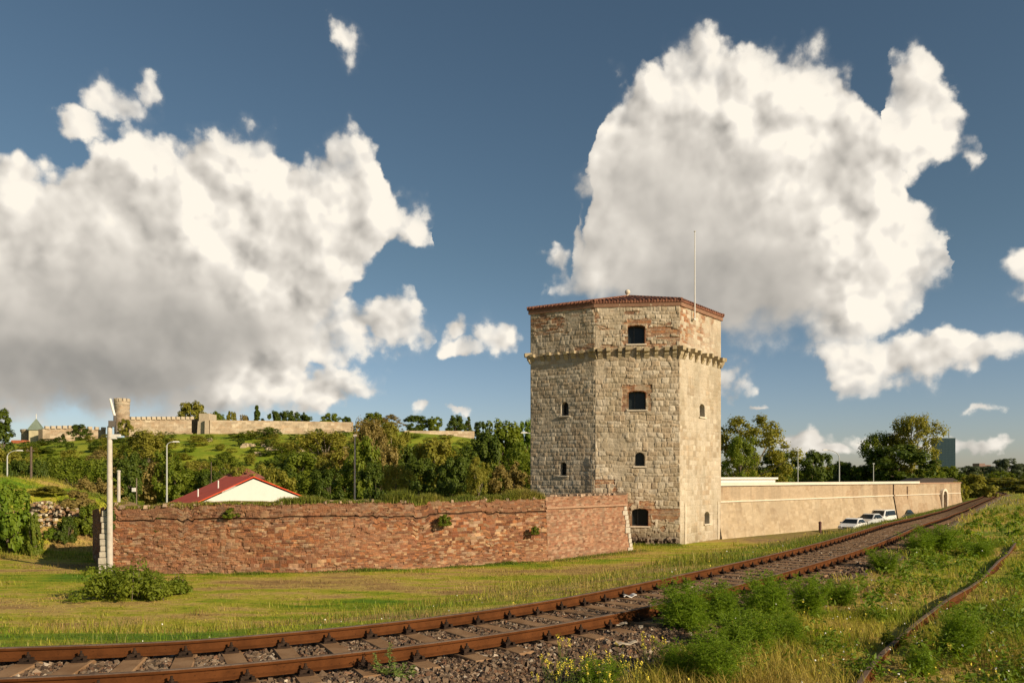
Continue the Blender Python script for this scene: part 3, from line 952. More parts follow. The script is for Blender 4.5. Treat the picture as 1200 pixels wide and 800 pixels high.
# roof: low six-sided tiled pyramid
M_TILE, nt_, b_ = new_mat("red_brown_roof_tile")
p_ = opos(nt_)
n1_ = noise(nt_, p_, 3.0, 5.0, .6)
wv = nt_.nodes.new('ShaderNodeTexWave'); wv.inputs['Scale'].default_value = 1.4; wv.inputs['Distortion'].default_value = .6; nt_.links.new(p_, wv.inputs['Vector'])
cc_ = mixc(nt_, n1_.step(.3, .7), (.125, .042, .022), (.225, .090, .046))
cc_ = mixc(nt_, noise(nt_, p_, 9.0, 3.0, .6).step(.58, .7), cc_, (.10, .052, .032))
nt_.links.new(cc_.s, b_.inputs['Base Color']); b_.inputs['Roughness'].default_value = .85
bump(nt_, b_, S(nt_, wv.outputs['Color']), .6, .05)
rf = MB()
ov = [tcen + (p - tcen) * 1.035 for p in TC]
apex = np.array([tcen[0], tcen[1], 20.85])
e0 = [np.array([*p, ZE - .02]) for p in ov]; e1 = [np.array([*p, ZE + .17]) for p in ov]
for k in range(6):
    j = (k + 1) % 6
    rf.add([e0[k], e0[j], e1[j], e1[k]], [[0, 1, 2, 3]])
    rf.add([e1[k], e1[j], apex], [[0, 1, 2]])
    # tile rolls down the slope
    a, b = e1[k], e1[j]; L = np.linalg.norm(b - a); nn = int(L / .34)
    for q in range(nn):
        f = (q + .5) / nn; base = a + (b - a) * f
        reach = 1 - 2 * abs(f - .5)                      # ends on the hip
        mid = (a + b) / 2; top = base + (apex - mid) * reach * .985
        rf.tube([base - (apex - mid) * .006, top], [.10, .08], 5, caps=True)
    rf.tube([a, apex], [.13, .13], 6)
rf.add([*e0], [[5, 4, 3, 2, 1, 0]])
roof = rf.build("roof", M_TILE, tower)
fin = MB().lathe([(.02, 0), (.20, .02), (.16, .14), (.09, .20), (.20, .30), (.24, .44), (.17, .58), (.03, .64)], (tcen[0], tcen[1], 20.80), 12).build("finial", M_TRIM, tower)
fin.parent = roof
mo = MB()                                               # moulded eaves course
in_, ou_ = [tcen + (p - tcen) * .985 for p in TC], [tcen + (p - tcen) * 1.018 for p in TC]
for k in range(6):
    j = (k + 1) % 6
    for (r0, r1, z0, z1) in ((1.0, 1.022, ZE - .34, ZE - .025),):
        A = [tcen + (TC[k] - tcen) * r0, tcen + (TC[j] - tcen) * r0, tcen + (TC[j] - tcen) * r1, tcen + (TC[k] - tcen) * r1]
        v = [(*p, z) for z in (z0, z1) for p in A]
        mo.add(v, [[3, 2, 1, 0], [4, 5, 6, 7], [3, 2, 6, 7][::-1], [0, 1, 5, 4]])
mo.build("eaves_course", plain("brown_brick_eaves", (.22, .115, .066), .9, .35, 14.0, bmp=.02), tower)
# flagpole bolted to the right-hand face
a, d, nrm, L = FACES[2]
u = upx(2, 810.5); pp = a + d * u + nrm * .28
fp = MB().tube([(*pp, zat(375, pp[1])), (*pp, zat(272, pp[1]))], [.055, .035], 8)
fp.lathe([(.03, 0), (.09, .05), (.03, .12)], (*pp, zat(272, pp[1])), 8)
fo = fp.build("flagpole", M_WHITE, tower)
br = MB().box((*(pp - nrm * .12), zat(374, pp[1])), (.30, .34, .10), atan2(nrm[1], nrm[0]))
br.build("pole_bracket", M_WHITE, tower).parent = fo
# downpipe on the left-hand face
a, d, nrm, L = FACES[0]
u = upx(0, 693.2); pp = a + d * u + nrm * .10
MB().tube([(*pp, 3.9), (*pp, zat(536, pp[1]))], .035, 6).build("downpipe", M_BARS, tower)
# pale corner stones at the foot of the sunny face
for (px, z0, z1) in ((802.5, 0.0, 3.3), (841.2, 0.0, 3.3)):
    a, d, nrm, L = FACES[2]; u = upx(2, px); pp = a + d * u + nrm * .03
    MB().box((*pp, (z0 + z1) / 2), (.16, .12, z1 - z0), atan2(d[1], d[0])).build("corner_strip", M_TRIM, tower)
# rubble footing left against the middle face
a, d, nrm, L = FACES[1]
rb = MB(); r = np.random.default_rng(3)
for k in range(60):
    u = r.uniform(2.4, 6.5); p = a + d * u + nrm * r.uniform(.05, .55); z = r.uniform(0, .55)
    s = r.uniform(.12, .26); rb.box((*p, z), (s * 1.6, s, s * .9), r.uniform(0, 3), 0, np.array([.13, .095, .066]) * r.uniform(.6, 1.7), .8)
for k in range(5): 
    pass
tag(rb.build("rubble_footing", M_MASON, tower), kind='stuff')
# ------------------------------------------------------------------ the old brick wall left of the tower
WT = tangents(WALLPATH); WN = np.stack([WT[:, 1], -WT[:, 0]], 1)          # towards the railway
WS = np.arange(len(WALLPATH)) * .05
WL = WS[-1]
def wp(u): return np.stack([np.interp(u, WS, WALLPATH[:, k]) for k in range(2)], -1)
def wn(u):
    n = np.stack([np.interp(u, WS, WN[:, k]) for k in range(2)], -1); return n / np.linalg.norm(n, axis=-1, keepdims=True)
def wtop(u): return 3.78 + .008 * u + .24 * (fbm(u * .55, u * 0, 61, 4) - .5) - .20 * sstep(fbm(u * .9, u * 0 + 3, 62, 3), .58, .72)

def brick_paint(seed, ruin=1.0, base=BRICK, tone=1.0):
    def paint(U, V):
        b1, e1 = layout(U, V, .098, .27, seed, .035 * ruin, .18, .35)
        b2, e2 = layout(U, V, .19, .32, seed + 5, .08 * ruin, .3, .5)
        z = fbm(U * .5, V * 1.1, seed + 1, 4)
        st = z > (.60 if ruin > .5 else .8)                 # patches laid in bigger rubble
        bi = np.where(st, b2 + 700000, b1); e = np.where(st, e2, e1)
        r1, r2, r3 = rnd(bi, seed + 2), rnd(bi, seed + 3), rnd(bi, seed + 4)
        col = base[(r1 * len(base)).astype(int) % len(base)] * (.62 + .72 * r2)[..., None] * tone
        pale = (r3 > .90) * .45
        col = col * (1 - pale[..., None]) + np.array([.46, .335, .22]) * pale[..., None]
        ero = sstep(fbm(U * 1.5, V * 2.2, seed + 6, 5), .50, .68)          # eaten-away hollows
        lost = (r3 < .10 * ruin) & (r1 > .35)                              # single missing bricks
        rel = r1 * .024 * ruin + (fbm(U * 4.4, V * 6.5, seed + 7, 4) - .5) * .040 * ruin - ero * .055 * ruin - lost * .065
        mort = np.clip(1 - e / .022, 0, 1)
        mc = np.array([.27, .18, .115]) * (.7 + .4 * fbm(U, V, seed + 8))[..., None]
        col = col * (1 - .45 * mort[..., None]) + mc * .45 * mort[..., None]
        rel = rel - mort * .022
        wash = sstep(fbm(U * .22, V * .5, seed + 9, 4), .48, .66)[..., None] * .38
        col = col * (1 - wash) + np.array([.285, .140, .075]) * wash
        low = sstep(1.0 - V + .8 * (fbm(U * .8, V, seed + 10) - .5), 0, .9)[..., None] * .32
        col = col * (1 - low) + np.array([.30, .195, .125]) * low
        hi = sstep(V - 3.05 + .5 * (fbm(U * .9, V, seed + 12) - .5), 0, .5)[..., None] * .36 * ruin
        col = col * (1 - hi) + np.array([.150, .082, .046]) * hi
        return rel, col
    return paint

bw = thing("brick_wall", "long crumbling red brick wall with grass on its top, left of the tower", "wall", (-10.0, 44.0, 0))
mb = MB()
bp = brick_paint(300)
def Pw(U, V):
    f = V / 4.2; top = wtop(U); z = -.35 + f * (top + .35)
    p = wp(U) + wn(U) * (.42 * (1 - f))[..., None]                         # battered face
    return np.concatenate([p, z[..., None]], -1)
def Nw(U, V): return np.concatenate([wn(U), np.full((*U.shape, 1), .12)], -1)
def bpaint(U, V):
    rel, col = bp(U, V)
    crack = np.abs(V - 3.42 - .05 * np.sin(U * .7)) < .035
    return rel - .10 * crack, col * np.where(crack, .35, 1)[..., None]
panel(mb, Pw, Nw, WL, 4.2, .038, bpaint, pin=(1, 1, 0, 0))
us = np.arange(0, WL + .2, .25)                                            # top and back of the wall
tp, tn = wp(us), wn(us); tz = wtop(us) - .02
f_ = np.concatenate([tp, tz[:, None]], 1); b_ = np.concatenate([tp - tn * 2.2, tz[:, None] + .12], 1); g_ = np.concatenate([tp - tn * 2.3, tz[:, None] * 0 - .4], 1)
k = len(us); i = np.arange(k - 1)[:, None]
mb.add(np.concatenate([f_, b_, g_]), np.concatenate([np.concatenate([i, i + 1, k + i + 1, k + i], 1), np.concatenate([k + i, k + i + 1, 2 * k + i + 1, 2 * k + i], 1)]), 0, (.20, .13, .07))
main = mb.build("old_brickwork", M_BRICK, bw)
# the repaired length against the tower
R0 = WALLPATH[-1] + np.array([.005, -.005]); R1 = np.array([8.35, 56.2])
rd = (R1 - R0) / np.linalg.norm(R1 - R0); rn = np.array([rd[1], -rd[0]]); RL = np.linalg.norm(R1 - R0)
mb = MB()
rp = brick_paint(420, .22, np.array([(.27, .125, .068), (.31, .165, .095), (.23, .10, .056), (.34, .205, .125), (.28, .15, .085)]), .95)
ZTOP = 4.08
NE = wn(np.array(WL))
def Pr(U, V):
    f = sstep(U, 0, 3.0)[..., None]; off = ((1 - f[..., 0]) * .42 * (1 - V / 4.5) + f[..., 0] * .62 * np.clip(1 - V / 3.5, 0, 1))[..., None]
    p = R0 + U[..., None] * rd + (NE * (1 - f) + rn * f) * off
    return np.concatenate([p, V[..., None] - .4], -1)
Nr = lambda U, V: np.broadcast_to(np.array([*rn, 0]), (*U.shape, 3))
panel(mb, Pr, Nr, RL, ZTOP + .4, .07, rp, pin=(1, 1, 0, 0))
q0, q1 = R0, R1
bk = np.array([TC[1][0] + 2.0, TC[1][1] - .35])
mb.add([(*q0, ZTOP), (*q1, ZTOP), (bk[0] + .6, bk[1] - .05, ZTOP + .05), (TC[1][0] - .6, TC[1][1] + .5, ZTOP + .05), (q0[0] - 1.2, q0[1] + 1.9, ZTOP)], [[0, 1, 2, 3, 4]], 0, (.24, .165, .10))
mb.add([(*(q1 + rn * .62), -.4), (*q1, 3.1), (*q1, ZTOP), (bk[0] + .6, bk[1] - .05, ZTOP + .05), (bk[0] + .6, bk[1] - .05, -.4)], [[0, 4, 3, 2, 1]], 0, (.28, .15, .09))
mb.build("repaired_brickwork", M_BRICK, bw)
cs = MB()
cs.box((*((q0 + q1) / 2 + rn * .03), 3.36), (RL + .05, .22, .13), atan2(rd[1], rd[0]))
cs.build("string_course", plain("worn_brick_course", (.34, .20, .12), .9, .3, 9.0, bmp=.03), bw)
r = np.random.default_rng(12)
z = -.1; first = True
qm = MB()
zz = 0.0
while zz < 3.2:                                                             # white quoins climbing the battered corner
    h = r.uniform(.26, .44); off = .62 * (1 - (zz + h / 2 + .4) / 3.5)
    ln = r.uniform(.28, .62)
    c = q1 + rn * (off - .12) - rd * (ln / 2 - .06)
    o = MB().box((*c, zz + h / 2), (ln, .36, h - .02), atan2(rd[1], rd[0])).build("quoin", M_QUOIN, bw)
    bvm = o.modifiers.new('edge', 'BEVEL'); bvm.width = .03; bvm.segments = 2
    zz += h
r = np.random.default_rng(14)
tops = MB()
for j in range(150):                                                        # loose stones along both tops
    if j < 95:
        u = r.uniform(0, WL); p = wp(u) - wn(u) * r.uniform(.0, .5); zt = float(wtop(np.array([u]))[0])
    else:
        u = r.uniform(0, RL); p = R0 + rd * u - rn * r.uniform(.05, 1.2); zt = ZTOP
    s = r.uniform(.08, .2)
    tops.box((*p, zt + s * .2), (s * 1.7, s * 1.2, s), r.uniform(0, 3), 0, np.array([.36, .25, .165]) * r.uniform(.6, 1.35), .75)
tag(tops.build("loose_coping_stones", M_BRICK, bw), kind='stuff')

# shaded return at the wall's left end, running back to the mound
E0 = WALLPATH[0]; E1 = np.array([-27.6, 50.6])
ed = (E1 - E0) / np.linalg.norm(E1 - E0); en = np.array([-ed[1], ed[0]])
if en[1] > 0: en = -en
EL = np.linalg.norm(E1 - E0)
ew_ = thing("return_wall", "shaded broken brick return wall at the left end of the brick wall behind the white pole", "wall", (*((E0 + E1) / 2), 0))
mb = MB()
ep = brick_paint(510, 1.3)
def Pe(U, V):
    f = V / 4.0; top = 3.75 - .06 * U - .9 * sstep(fbm(U * .5, U * 0, 64, 3), .55, .8)
    p = E0 + U[..., None] * ed + np.array([-.02, -.02])
    return np.concatenate([p, (-.4 + f * (top + .4))[..., None]], -1)
Ne = lambda U, V: np.broadcast_to(np.array([*en, 0]), (*U.shape, 3))
panel(mb, Pe, Ne, EL, 4.0, .08, ep, pin=(1, 1, 0, 0))
b3 = [(*E0, 3.7), (*E1, 2.6), (*(E1 + np.array([4.5, 2.2])), 2.8), (*(E0 + np.array([2.0, 2.6])), 3.75)]
mb.add(b3, [[0, 3, 2, 1]], 0, (.17, .12, .06))
mb.build("brickwork", M_BRICK, ew_)
zz = -.1; r = np.random.default_rng(22)
while zz < 3.5:
    h = r.uniform(.24, .40); ln = r.uniform(.3, .55)
    o = MB().box((E0[0] - .02 + ln * .10, E0[1] - .40 * (1 - zz / 3.8) - .02, zz + h / 2), (ln, .5, h - .02), .15 + r.normal(0, .06)).build("quoin", M_QUOIN, ew_)
    bvm = o.modifiers.new('edge', 'BEVEL'); bvm.width = .04; bvm.segments = 2
    zz += h

# broken rubble core showing in the mound
rw = thing("ruined_rubble_wall", "broken pale rubble core sticking out of the grassy mound at the left", "ruin", (xat(52, 56.5), 56.5, 2.0))
r = np.random.default_rng(31); mb = MB()
for j in range(700):
    px = r.uniform(34, 108); y = 55.0 + r.uniform(0, 2.2) + (px - 34) * .01
    lim = np.interp(px, [34, 42, 60, 72, 90, 108], [3.2, 3.6, 3.5, 3.3, 3.0, 2.4]); lo = np.interp(px, [34, 48, 60, 108], [2.2, .7, 1.0, 1.0])
    z = r.uniform(lo, lim); s = r.uniform(.06, .22)
    pale = r.random() < np.interp(px, [34, 50, 70, 108], [.75, .6, .25, .08])
    col = np.array([.46, .385, .27]) if pale else np.array([.27, .165, .09])
    mb.box((xat(px, y), y, z), (s * 1.5, s * 1.2, s), r.uniform(0, 3), 0, col * r.uniform(.6, 1.2), .8)
mb.build("rubble_core", M_BRICK, rw)

# ------------------------------------------------------------------ the long pale wall right of the tower
lw_ = thing("fortress_wall", "long pale restored brick wall with white coping running from the tower to the right", "wall", (*((RW0 + RW1) / 2), 0))
RWL = np.linalg.norm(RW1 - RW0)
def rwu(px):
    k = (px - 600.0) / FPX; return (k * RW0[1] - RW0[0]) / (RWD[0] - k * RWD[1])
uj, ucap, udoor = rwu(1047), rwu(1076), rwu(1104)
zT, zS = 4.62, 3.22
def pale_paint(seed, tone=1.0, red=0.0):
    def paint(U, V):
        bi, e = layout(U, V, .24, .50, seed, .05)
        b2, e2 = layout(U, V, .15, .36, seed + 3, .02)
        upper = V - .4 > zS + .1
        bi = np.where(upper, b2 + 300000, bi)
        r1, r2 = rnd(bi, seed + 1), rnd(bi, seed + 2)
        col = PALEB[(r1 * len(PALEB)).astype(int) % len(PALEB)] * (.91 + .17 * r2)[..., None] * tone
        w = np.where(upper, .34, red)[..., None] * (.6 + .6 * fbm(U * .4, V * .8, seed + 4))[..., None]
        col = col * (1 - w) + np.array([.33, .195, .11]) * w
        low = sstep(1.2 - V + .9 * (fbm(U * .5, V, seed + 6) - .5), 0, 1)[..., None] * .3
        col = col * (1 - low) + np.array([.42, .33, .21]) * low
        dk = sstep(fbm(U * .25, V * .12, seed + 7, 4), .55, .7)[..., None] * .22
        col = col * (1 - dk) + np.array([.25, .17, .10]) * dk
        sk = sstep(fbm(U * 1.1, V * .10, seed + 8, 4), .52, .66)[..., None] * .45 * sstep(V, .8, 3.6)[..., None]
        col = col * (1 - sk) + np.array([.19, .135, .085]) * sk
        pt = sstep(fbm(U * .33 + 5, V * .5, seed + 9, 3), .56, .60)[..., None] * .35
        col = col * (1 - pt) + np.array([.46, .37, .25]) * pt
        return (r1 - .5) * .02 + (fbm(U * 2, V * 2, seed + 5, 4) - .5) * .05, col
    return paint
mb = MB()
def Pl(u0):
    def P(U, V):
        z = V - .4
        p = RW0 + (U + u0)[..., None] * RWD + RWN * (.55 * np.clip((zS - z) / zS, 0, 1.2))[..., None]
        return np.concatenate([p, z[..., None]], -1)
    return P
Nl = lambda U, V: np.broadcast_to(np.array([*RWN, 0]), (*U.shape, 3))
panel(mb, Pl(0), Nl, uj - .18, zT + .4, .12, pale_paint(600), pin=(1, 1, 0, 0))
mb.build("pale_brickwork", M_PALE, lw_)
mb = MB()
panel(mb, Pl(uj + .18), Nl, RWL - uj - .18, zT + .36, .14, pale_paint(640, .95, .34), [(udoor - uj - .18, .75, 1.2, 3.6, .55)], pin=(1, 1, 0, 0))
mb.build("reddish_brickwork", M_PALE, lw_)
ang = atan2(RWD[1], RWD[0])
def along(u, off, z): p = RW0 + RWD * u + RWN * off; return (*p, z)
body = MB()                                                                # core and back of the wall
body.box(along(RWL / 2, -.72, (zT - .45) / 2), (RWL - .3, 1.1, zT + .35), ang, 0, (.36, .25, .15))
for u in (0.05, RWL - .05): body.box(along(u, -.10, 2.1), (.10, .16, 4.9), ang, 0, (.40, .28, .17))
body.build("wall_core", M_PALE, lw_)
cp = MB().box(along(ucap / 2, -.35, zT + .14), (ucap, 1.1, .28), ang)
cp.build("coping", plain("white_stone_coping", (.62, .54, .43), .8, .10, 2.0), lw_)
cp2 = MB().box(along((ucap + RWL) / 2, -.35, zT + .04), (RWL - ucap - .05, .9, .12), ang).build("brick_coping", plain("brick_capping", (.38, .22, .13), .9, .25, 8.0), lw_)
st = MB()
st.box(along(uj / 2 - .1, .03, zS), (uj - .3, .20, .12), ang); st.build("string_course", M_TRIM, lw_)
MB().box(along((uj + RWL) / 2, .03, zS), (RWL - uj - .5, .18, .10), ang).build("string_course", M_TRIM, lw_)
MB().box(along(uj, -.20, 2.2), (.28, .2, 4.9), ang, 0, (.17, .10, .065)).build("joint", M_PALE, lw_)
MB().box(along(rwu(1063), -.02, 3.0), (.16, .2, 2.6), ang, 0, (.16, .10, .065)).build("joint", M_PALE, lw_)
dn3, dd3 = np.array([*RWN, 0]), np.array([*RWD, 0])
do = np.array(along(udoor, .36, 0)); up3 = np.array([0, 0, 1.0])
dr = MB().prism(opening_outline(.78, 1.2, 3.62, .6), do - dn3 * .62, dd3, up3, dn3, .06).build("door", plain("dark_wooden_door", (.05, .032, .022), .8), lw_)
df = MB().ring(opening_outline(1.02, .9, 3.9, .82), opening_outline(.74, .9, 3.58, .6), do - dn3 * .6, dd3, up3, dn3, .66).build("door_frame", M_TRIM, lw_); df.parent = dr
# things behind and before it
pv = thing("white_flat_building", "long low white flat-roofed building showing over the pale wall beside the tower", "building", (*(RW0 + RWD * 5 - RWN * 4.5), 0))
ub = rwu(923)
MB().box(along(ub / 2 + .2, -3.2, 2.6), (ub + 1.0, 3.0, 5.2), ang).build("wall", M_WHITE, pv)
MB().box(along(ub / 2 + .2, -3.2, 5.29), (ub + 1.4, 3.4, .18), ang).build("flat_roof", plain("pale_roof_edge", (.70, .65, .56), .7, .08, 2.0), pv)
bo = xat(961, 73.0)
pst = thing("marker_post", "short dark red post standing on the dirt in front of the pale wall", "post", (bo, 73.0, ground_z(np.array([bo]), np.array([73.0]))[0]))
MB().lathe([(.13, 0), (.13, 1.0), (.15, 1.02), (.15, 1.12), (.06, 1.2)], tuple(pst.location), 10).build("shaft", plain("dark_red_paint", (.09, .028, .02), .6), pst)
MB().box((pst.location[0], pst.location[1], pst.location[2] + .02), (.4, .4, .06)).build("base_plate", M_DARK, pst)

# ------------------------------------------------------------------ buildings behind the walls
M_REDROOF = plain("red_sheet_roof", (.60, .072, .026), .9, .16, 2.0)
M_REDOLD = plain("old_red_tiles", (.24, .080, .048), .8, .25, 4.0)
M_GABLE = plain("white_plaster", (.60, .575, .52), .8, .06, 1.5)
hy = 64.0
hs = thing("gabled_house", "white gabled building with bright red roof behind the brick wall", "house", (xat(290, hy), hy, 0))
gd = np.array([cos(.52), sin(.52), 0]); gb = np.array([-gd[1], gd[0], 0])
def gpt(px, py):                                   # a point of the gable's plane
    k = (px - 600.0) / FPX; o_ = np.array([xat(297, hy), hy]); u = (k * o_[1] - o_[0]) / (gd[0] - k * gd[1])
    y = hy + gd[1] * u; return np.array([o_[0] + gd[0] * u, y, zat(py, y)])
ap, eL, eR = gpt(297, 559.0), gpt(219, 594.5), gpt(375, 590.0)
uL, uR = (eL - ap)[:2] @ gd[:2], (eR - ap)[:2] @ gd[:2]
back = gb * 13.0
MB().prism([(uL, 0), (uR, 0), (uR, eR[2] - .12), (0, ap[2] - .14), (uL, eL[2] - .12)], (ap[0], ap[1], 0), gd, (0, 0, 1), gb, .3).build("gable_wall", M_GABLE, hs)
rfm = MB()
th = np.array([0, 0, .09]); fo = gb * -.12
for (e, sgn) in ((eL, -1), (eR, 1)):
    e2 = e + (e - ap) * .05
    q = [ap + fo, e2 + fo, e2 + back, ap + back]
    v = q + [p + th for p in q]
    fcs = [[0, 1, 2, 3], [7, 6, 5, 4], [0, 4, 5, 1], [1, 5, 6, 2], [2, 6, 7, 3], [3, 7, 4, 0]]
    rfm.add(v, fcs if sgn < 0 else [f[::-1] for f in fcs])
hroof = rfm.build("roof", M_REDROOF, hs)
for f, s_ in ((.42, .3), (.72, .35)):
    p = ap + (eL - ap) * f + back * s_
    MB().tube([p, p + np.array([0, 0, .75])], .06, 8).build("vent_pipe", M_WHITE, hs).parent = hroof
c = ap + gb * 6.4
MB().box((c[0], c[1], 1.4), (uR - uL - .3, 12.0, 2.8), .52).build("side_wall", M_GABLE, hs)
hb = thing("small_roof_building", "small dark red hipped roof rising behind the white gabled building", "house", (xat(284, 104), 104, 0))
c0 = at(284, 551, 104)
MB().box((c0[0], 104, 2.4), (4.0, 4.0, 4.8)).build("wall", M_GABLE, hb)
MB().add([(c0[0] - 3.2, 101.5, 4.6), (c0[0] + 3.6, 101.5, 4.6), (c0[0] + 3.6, 107, 4.6), (c0[0] - 3.2, 107, 4.6), (c0[0] - .6, 104, c0[2] + .35), (c0[0] + .8, 104, c0[2] + .25)], [[0, 1, 5, 4], [2, 3, 4, 5]]).add([(c0[0] - 3.2, 101.5, 4.6), (c0[0] - 3.2, 107, 4.6), (c0[0] - .6, 104, c0[2] + .35)], [[0, 2, 1]]).add([(c0[0] + 3.6, 101.5, 4.6), (c0[0] + 3.6, 107, 4.6), (c0[0] + .8, 104, c0[2] + .25)], [[0, 1, 2]]).build("roof", M_REDOLD, hb)

# ------------------------------------------------------------------ the upper fortress on the hill
FY = 350.0
M_FORT = masonry_mat("far_fortress_stone", .95, 1.6, .2, .1)
FORT = np.array([(.385, .305, .21), (.43, .35, .245), (.345, .27, .18), (.36, .265, .17)])
def fort_paint(seed):
    def paint(U, V):
        bi, e = layout(U, V, .9, 2.2, seed, .2)
        r1, r2 = rnd(bi, seed + 1), rnd(bi, seed + 2)
        col = FORT[(r1 * 4).astype(int) % 4] * (.8 + .36 * r2)[..., None]
        dk = sstep(fbm(U * .12, V * .3, seed + 3, 4), .5, .7)[..., None] * .4
        return (r1 - .5) * .15, col * (1 - dk) + np.array([.24, .155, .09]) * dk
    return paint
def fort_wall(name, label, pxs, tops, bots, seed, merlon=0.0, y=FY, ys=None, thick=3.0):
    """A rampart on the hill through columns pxs with its own top and foot lines."""
    P = [at(a, b, (ys[i] if ys else y)) for i, (a, b) in enumerate(zip(pxs, tops))]
    B = [zat(c, (ys[i] if ys else y)) for i, c in enumerate(bots)]
    t = thing(name, label, "wall", (P[0][0] / 2 + P[-1][0] / 2, P[0][1] / 2 + P[-1][1] / 2, min(B)))
    mb = MB()
    for i in range(len(P) - 1):
        a, b = P[i], P[i + 1]; L = np.linalg.norm((b - a)[:2]); d = (b - a)[:2] / L; n = np.array([d[1], -d[0]])
        H = max(a[2] - B[i], b[2] - B[i + 1]) + 3.0
        def Pf(U, V, a=a, b=b, i=i, L=L, d=d, H=H):
            f = U / L; top = a[2] + (b[2] - a[2]) * f; bo_ = B[i] + (B[i + 1] - B[i]) * f - 3.0
            return np.concatenate([a[:2] + U[..., None] * d, (bo_ + (top - bo_) * V / H)[..., None]], -1)
        panel(mb, Pf, lambda U, V, n=n: np.broadcast_to(np.array([*n, 0]), (*U.shape, 3)), L, H, .5, fort_paint(seed + i), pin=(1, 1, 0, 0))
        bk2 = np.array([-n[0], -n[1]]) * thick
        mb.add([a, b, (*(b[:2] + bk2), b[2]), (*(a[:2] + bk2), a[2])], [[0, 1, 2, 3]], 0, FORT[1])
        mb.add([(*(b[:2] + bk2), b[2]), (*(a[:2] + bk2), a[2]), (*(a[:2] + bk2), B[i] - 3), (*(b[:2] + bk2), B[i + 1] - 3)], [[0, 1, 2, 3]], 0, FORT[2])
        for (e, zb) in ((a, B[i]), (b, B[i + 1])):
            mb.add([e, (*(e[:2] + bk2), e[2]), (*(e[:2] + bk2), zb - 3), (*e[:2], zb - 3)], [[0, 1, 2, 3]], 0, FORT[2])
    mb.build("rampart", M_FORT, t)
    if merlon:
        mm = None
        for i in range(len(P) - 1):
            a, b = P[i], P[i + 1]; L = np.linalg.norm((b - a)[:2]); d = (b - a)[:2] / L
            n = max(1, int(L / merlon))
            for j in range(n):
                p = a + (b - a) * ((j + .5) / n)
                if mm is None:
                    mm = MB().box((0, 0, 0), (merlon * .78, 1.0, 1.25), 0, 0, FORT[1]).build("merlon", M_FORT, t, loc=(0, 0, 0)); o = mm
                else:
                    o = mm.copy(); C.objects.link(o); o.parent = t
                o.location = Vector((p[0] - d[1] * -.3, p[1] + .4, p[2] + .60)) - t.location; o.rotation_euler = (0, 0, atan2(d[1], d[0]))
    return t
fort_wall("crenellated_wall", "crenellated pale stone wall on the hilltop between the round tower and the square buttress", [151, 226], [491.5, 491.0], [507, 508], 700, 2.6, ys=[338, 368])
fort_wall("hilltop_rampart", "long plain stone rampart along the hill crest right of the square buttress", [246, 330, 414], [492.0, 493.0, 494.5], [505.5, 506, 507], 720, ys=[342, 366, 392])
fort_wall("lower_crenellated_wall", "lower battlemented stone wall on the hill between the green spire and the white pole", [50, 84, 108, 124], [502.5, 501.5, 503, 503.5], [519, 519, 515, 515], 740, 2.4, ys=[336, 348, 356, 362])
fw = fort_wall("far_rampart", "short pale rampart with a dark archway on the hill behind the midground trees", [474, 524, 556], [504.5, 504.5, 505], [517, 515, 514], 760, ys=[338, 356, 368])
p = at(479.5, 511.0, 339.5)
MB().prism(opening_outline(1.1, -2.4, 1.4, 1.0), (p[0], p[1] - .35, p[2]), (1, 0, 0), (0, 0, 1), (0, 1, 0), .3).build("archway", plain("dark_archway", (.02, .015, .012), .9), fw)
# square buttress tower between the two walls
bt = thing("square_buttress", "square stone buttress tower standing proud of the hilltop wall", "tower", (xat(238, 346), 346, zat(508, 346)))
mb = MB(); c = at(240, 484.5, 346)
mb.box((c[0] + .2, 349, (c[2] + 19) / 2), (4.4, 9, c[2] - 19), .0, 0, FORT[1]); mb.box((c[0] + .2, 344.2, c[2] - 8.0), (5.6, 2.0, 9), .0, 0, FORT[1], .8)
mb.box((xat(243.5, 343), 342.5, zat(507, 343)), (2.0, 2.4, 12), .1, 0, FORT[0] * 1.1, .8)
mb.box((xat(229.5, 349.6), 349.6, zat(499, 349)), (3.6, .6, 6.2), .0, 0, (.13, .09, .06))
mb.build("stonework", M_FORT, bt)
# round tower
ty = 352.0
rt = thing("round_tower", "round battlemented stone tower on the hill behind the white pole", "tower", (xat(143, ty), ty, zat(508, ty)))
zb, zt = zat(510, ty), zat(470.5, ty); R = 8.2 / FPX * ty
tw_ = MB()
def Prt(U, V):
    th = U / R; return np.stack([xat(143, ty) - R * np.cos(th), ty - R * np.sin(th), zb + V], -1)
def Nrt(U, V):
    th = U / R; return np.stack([-np.cos(th), -np.sin(th), 0 * U], -1)
panel(tw_, Prt, Nrt, 2 * pi * R, zt - zb, .5, fort_paint(790), pin=(0, 0, 0, 0))
tw_.lathe([(R * .98, zt - .05), (.1, zt)], (xat(143, ty), ty, 0), 24, 0, FORT[2])
tw_.build("tower_wall", M_FORT, rt)
ring_ = MB().lathe([(R, zt - 1.6), (R * 1.06, zt - 1.2), (R * 1.06, zt - .6), (R, zt - .5)], (xat(143, ty), ty, 0), 24, 0, FORT[1]).build("cornice", M_FORT, rt)
mm = None
for j in range(12):
    a = 2 * pi * (j + .5) / 12
    if mm is None: o = mm = MB().box((0, 0, 0), (1.0, 1.2, 1.5), 0, 0, FORT[1]).build("merlon", M_FORT, rt, loc=(0, 0, 0))
    else: o = mm.copy(); C.objects.link(o); o.parent = rt
    o.location = Vector((xat(143, ty) + (R - .3) * cos(a), ty + (R - .3) * sin(a), zt + .6)) - rt.location; o.rotation_euler = (0, 0, a)
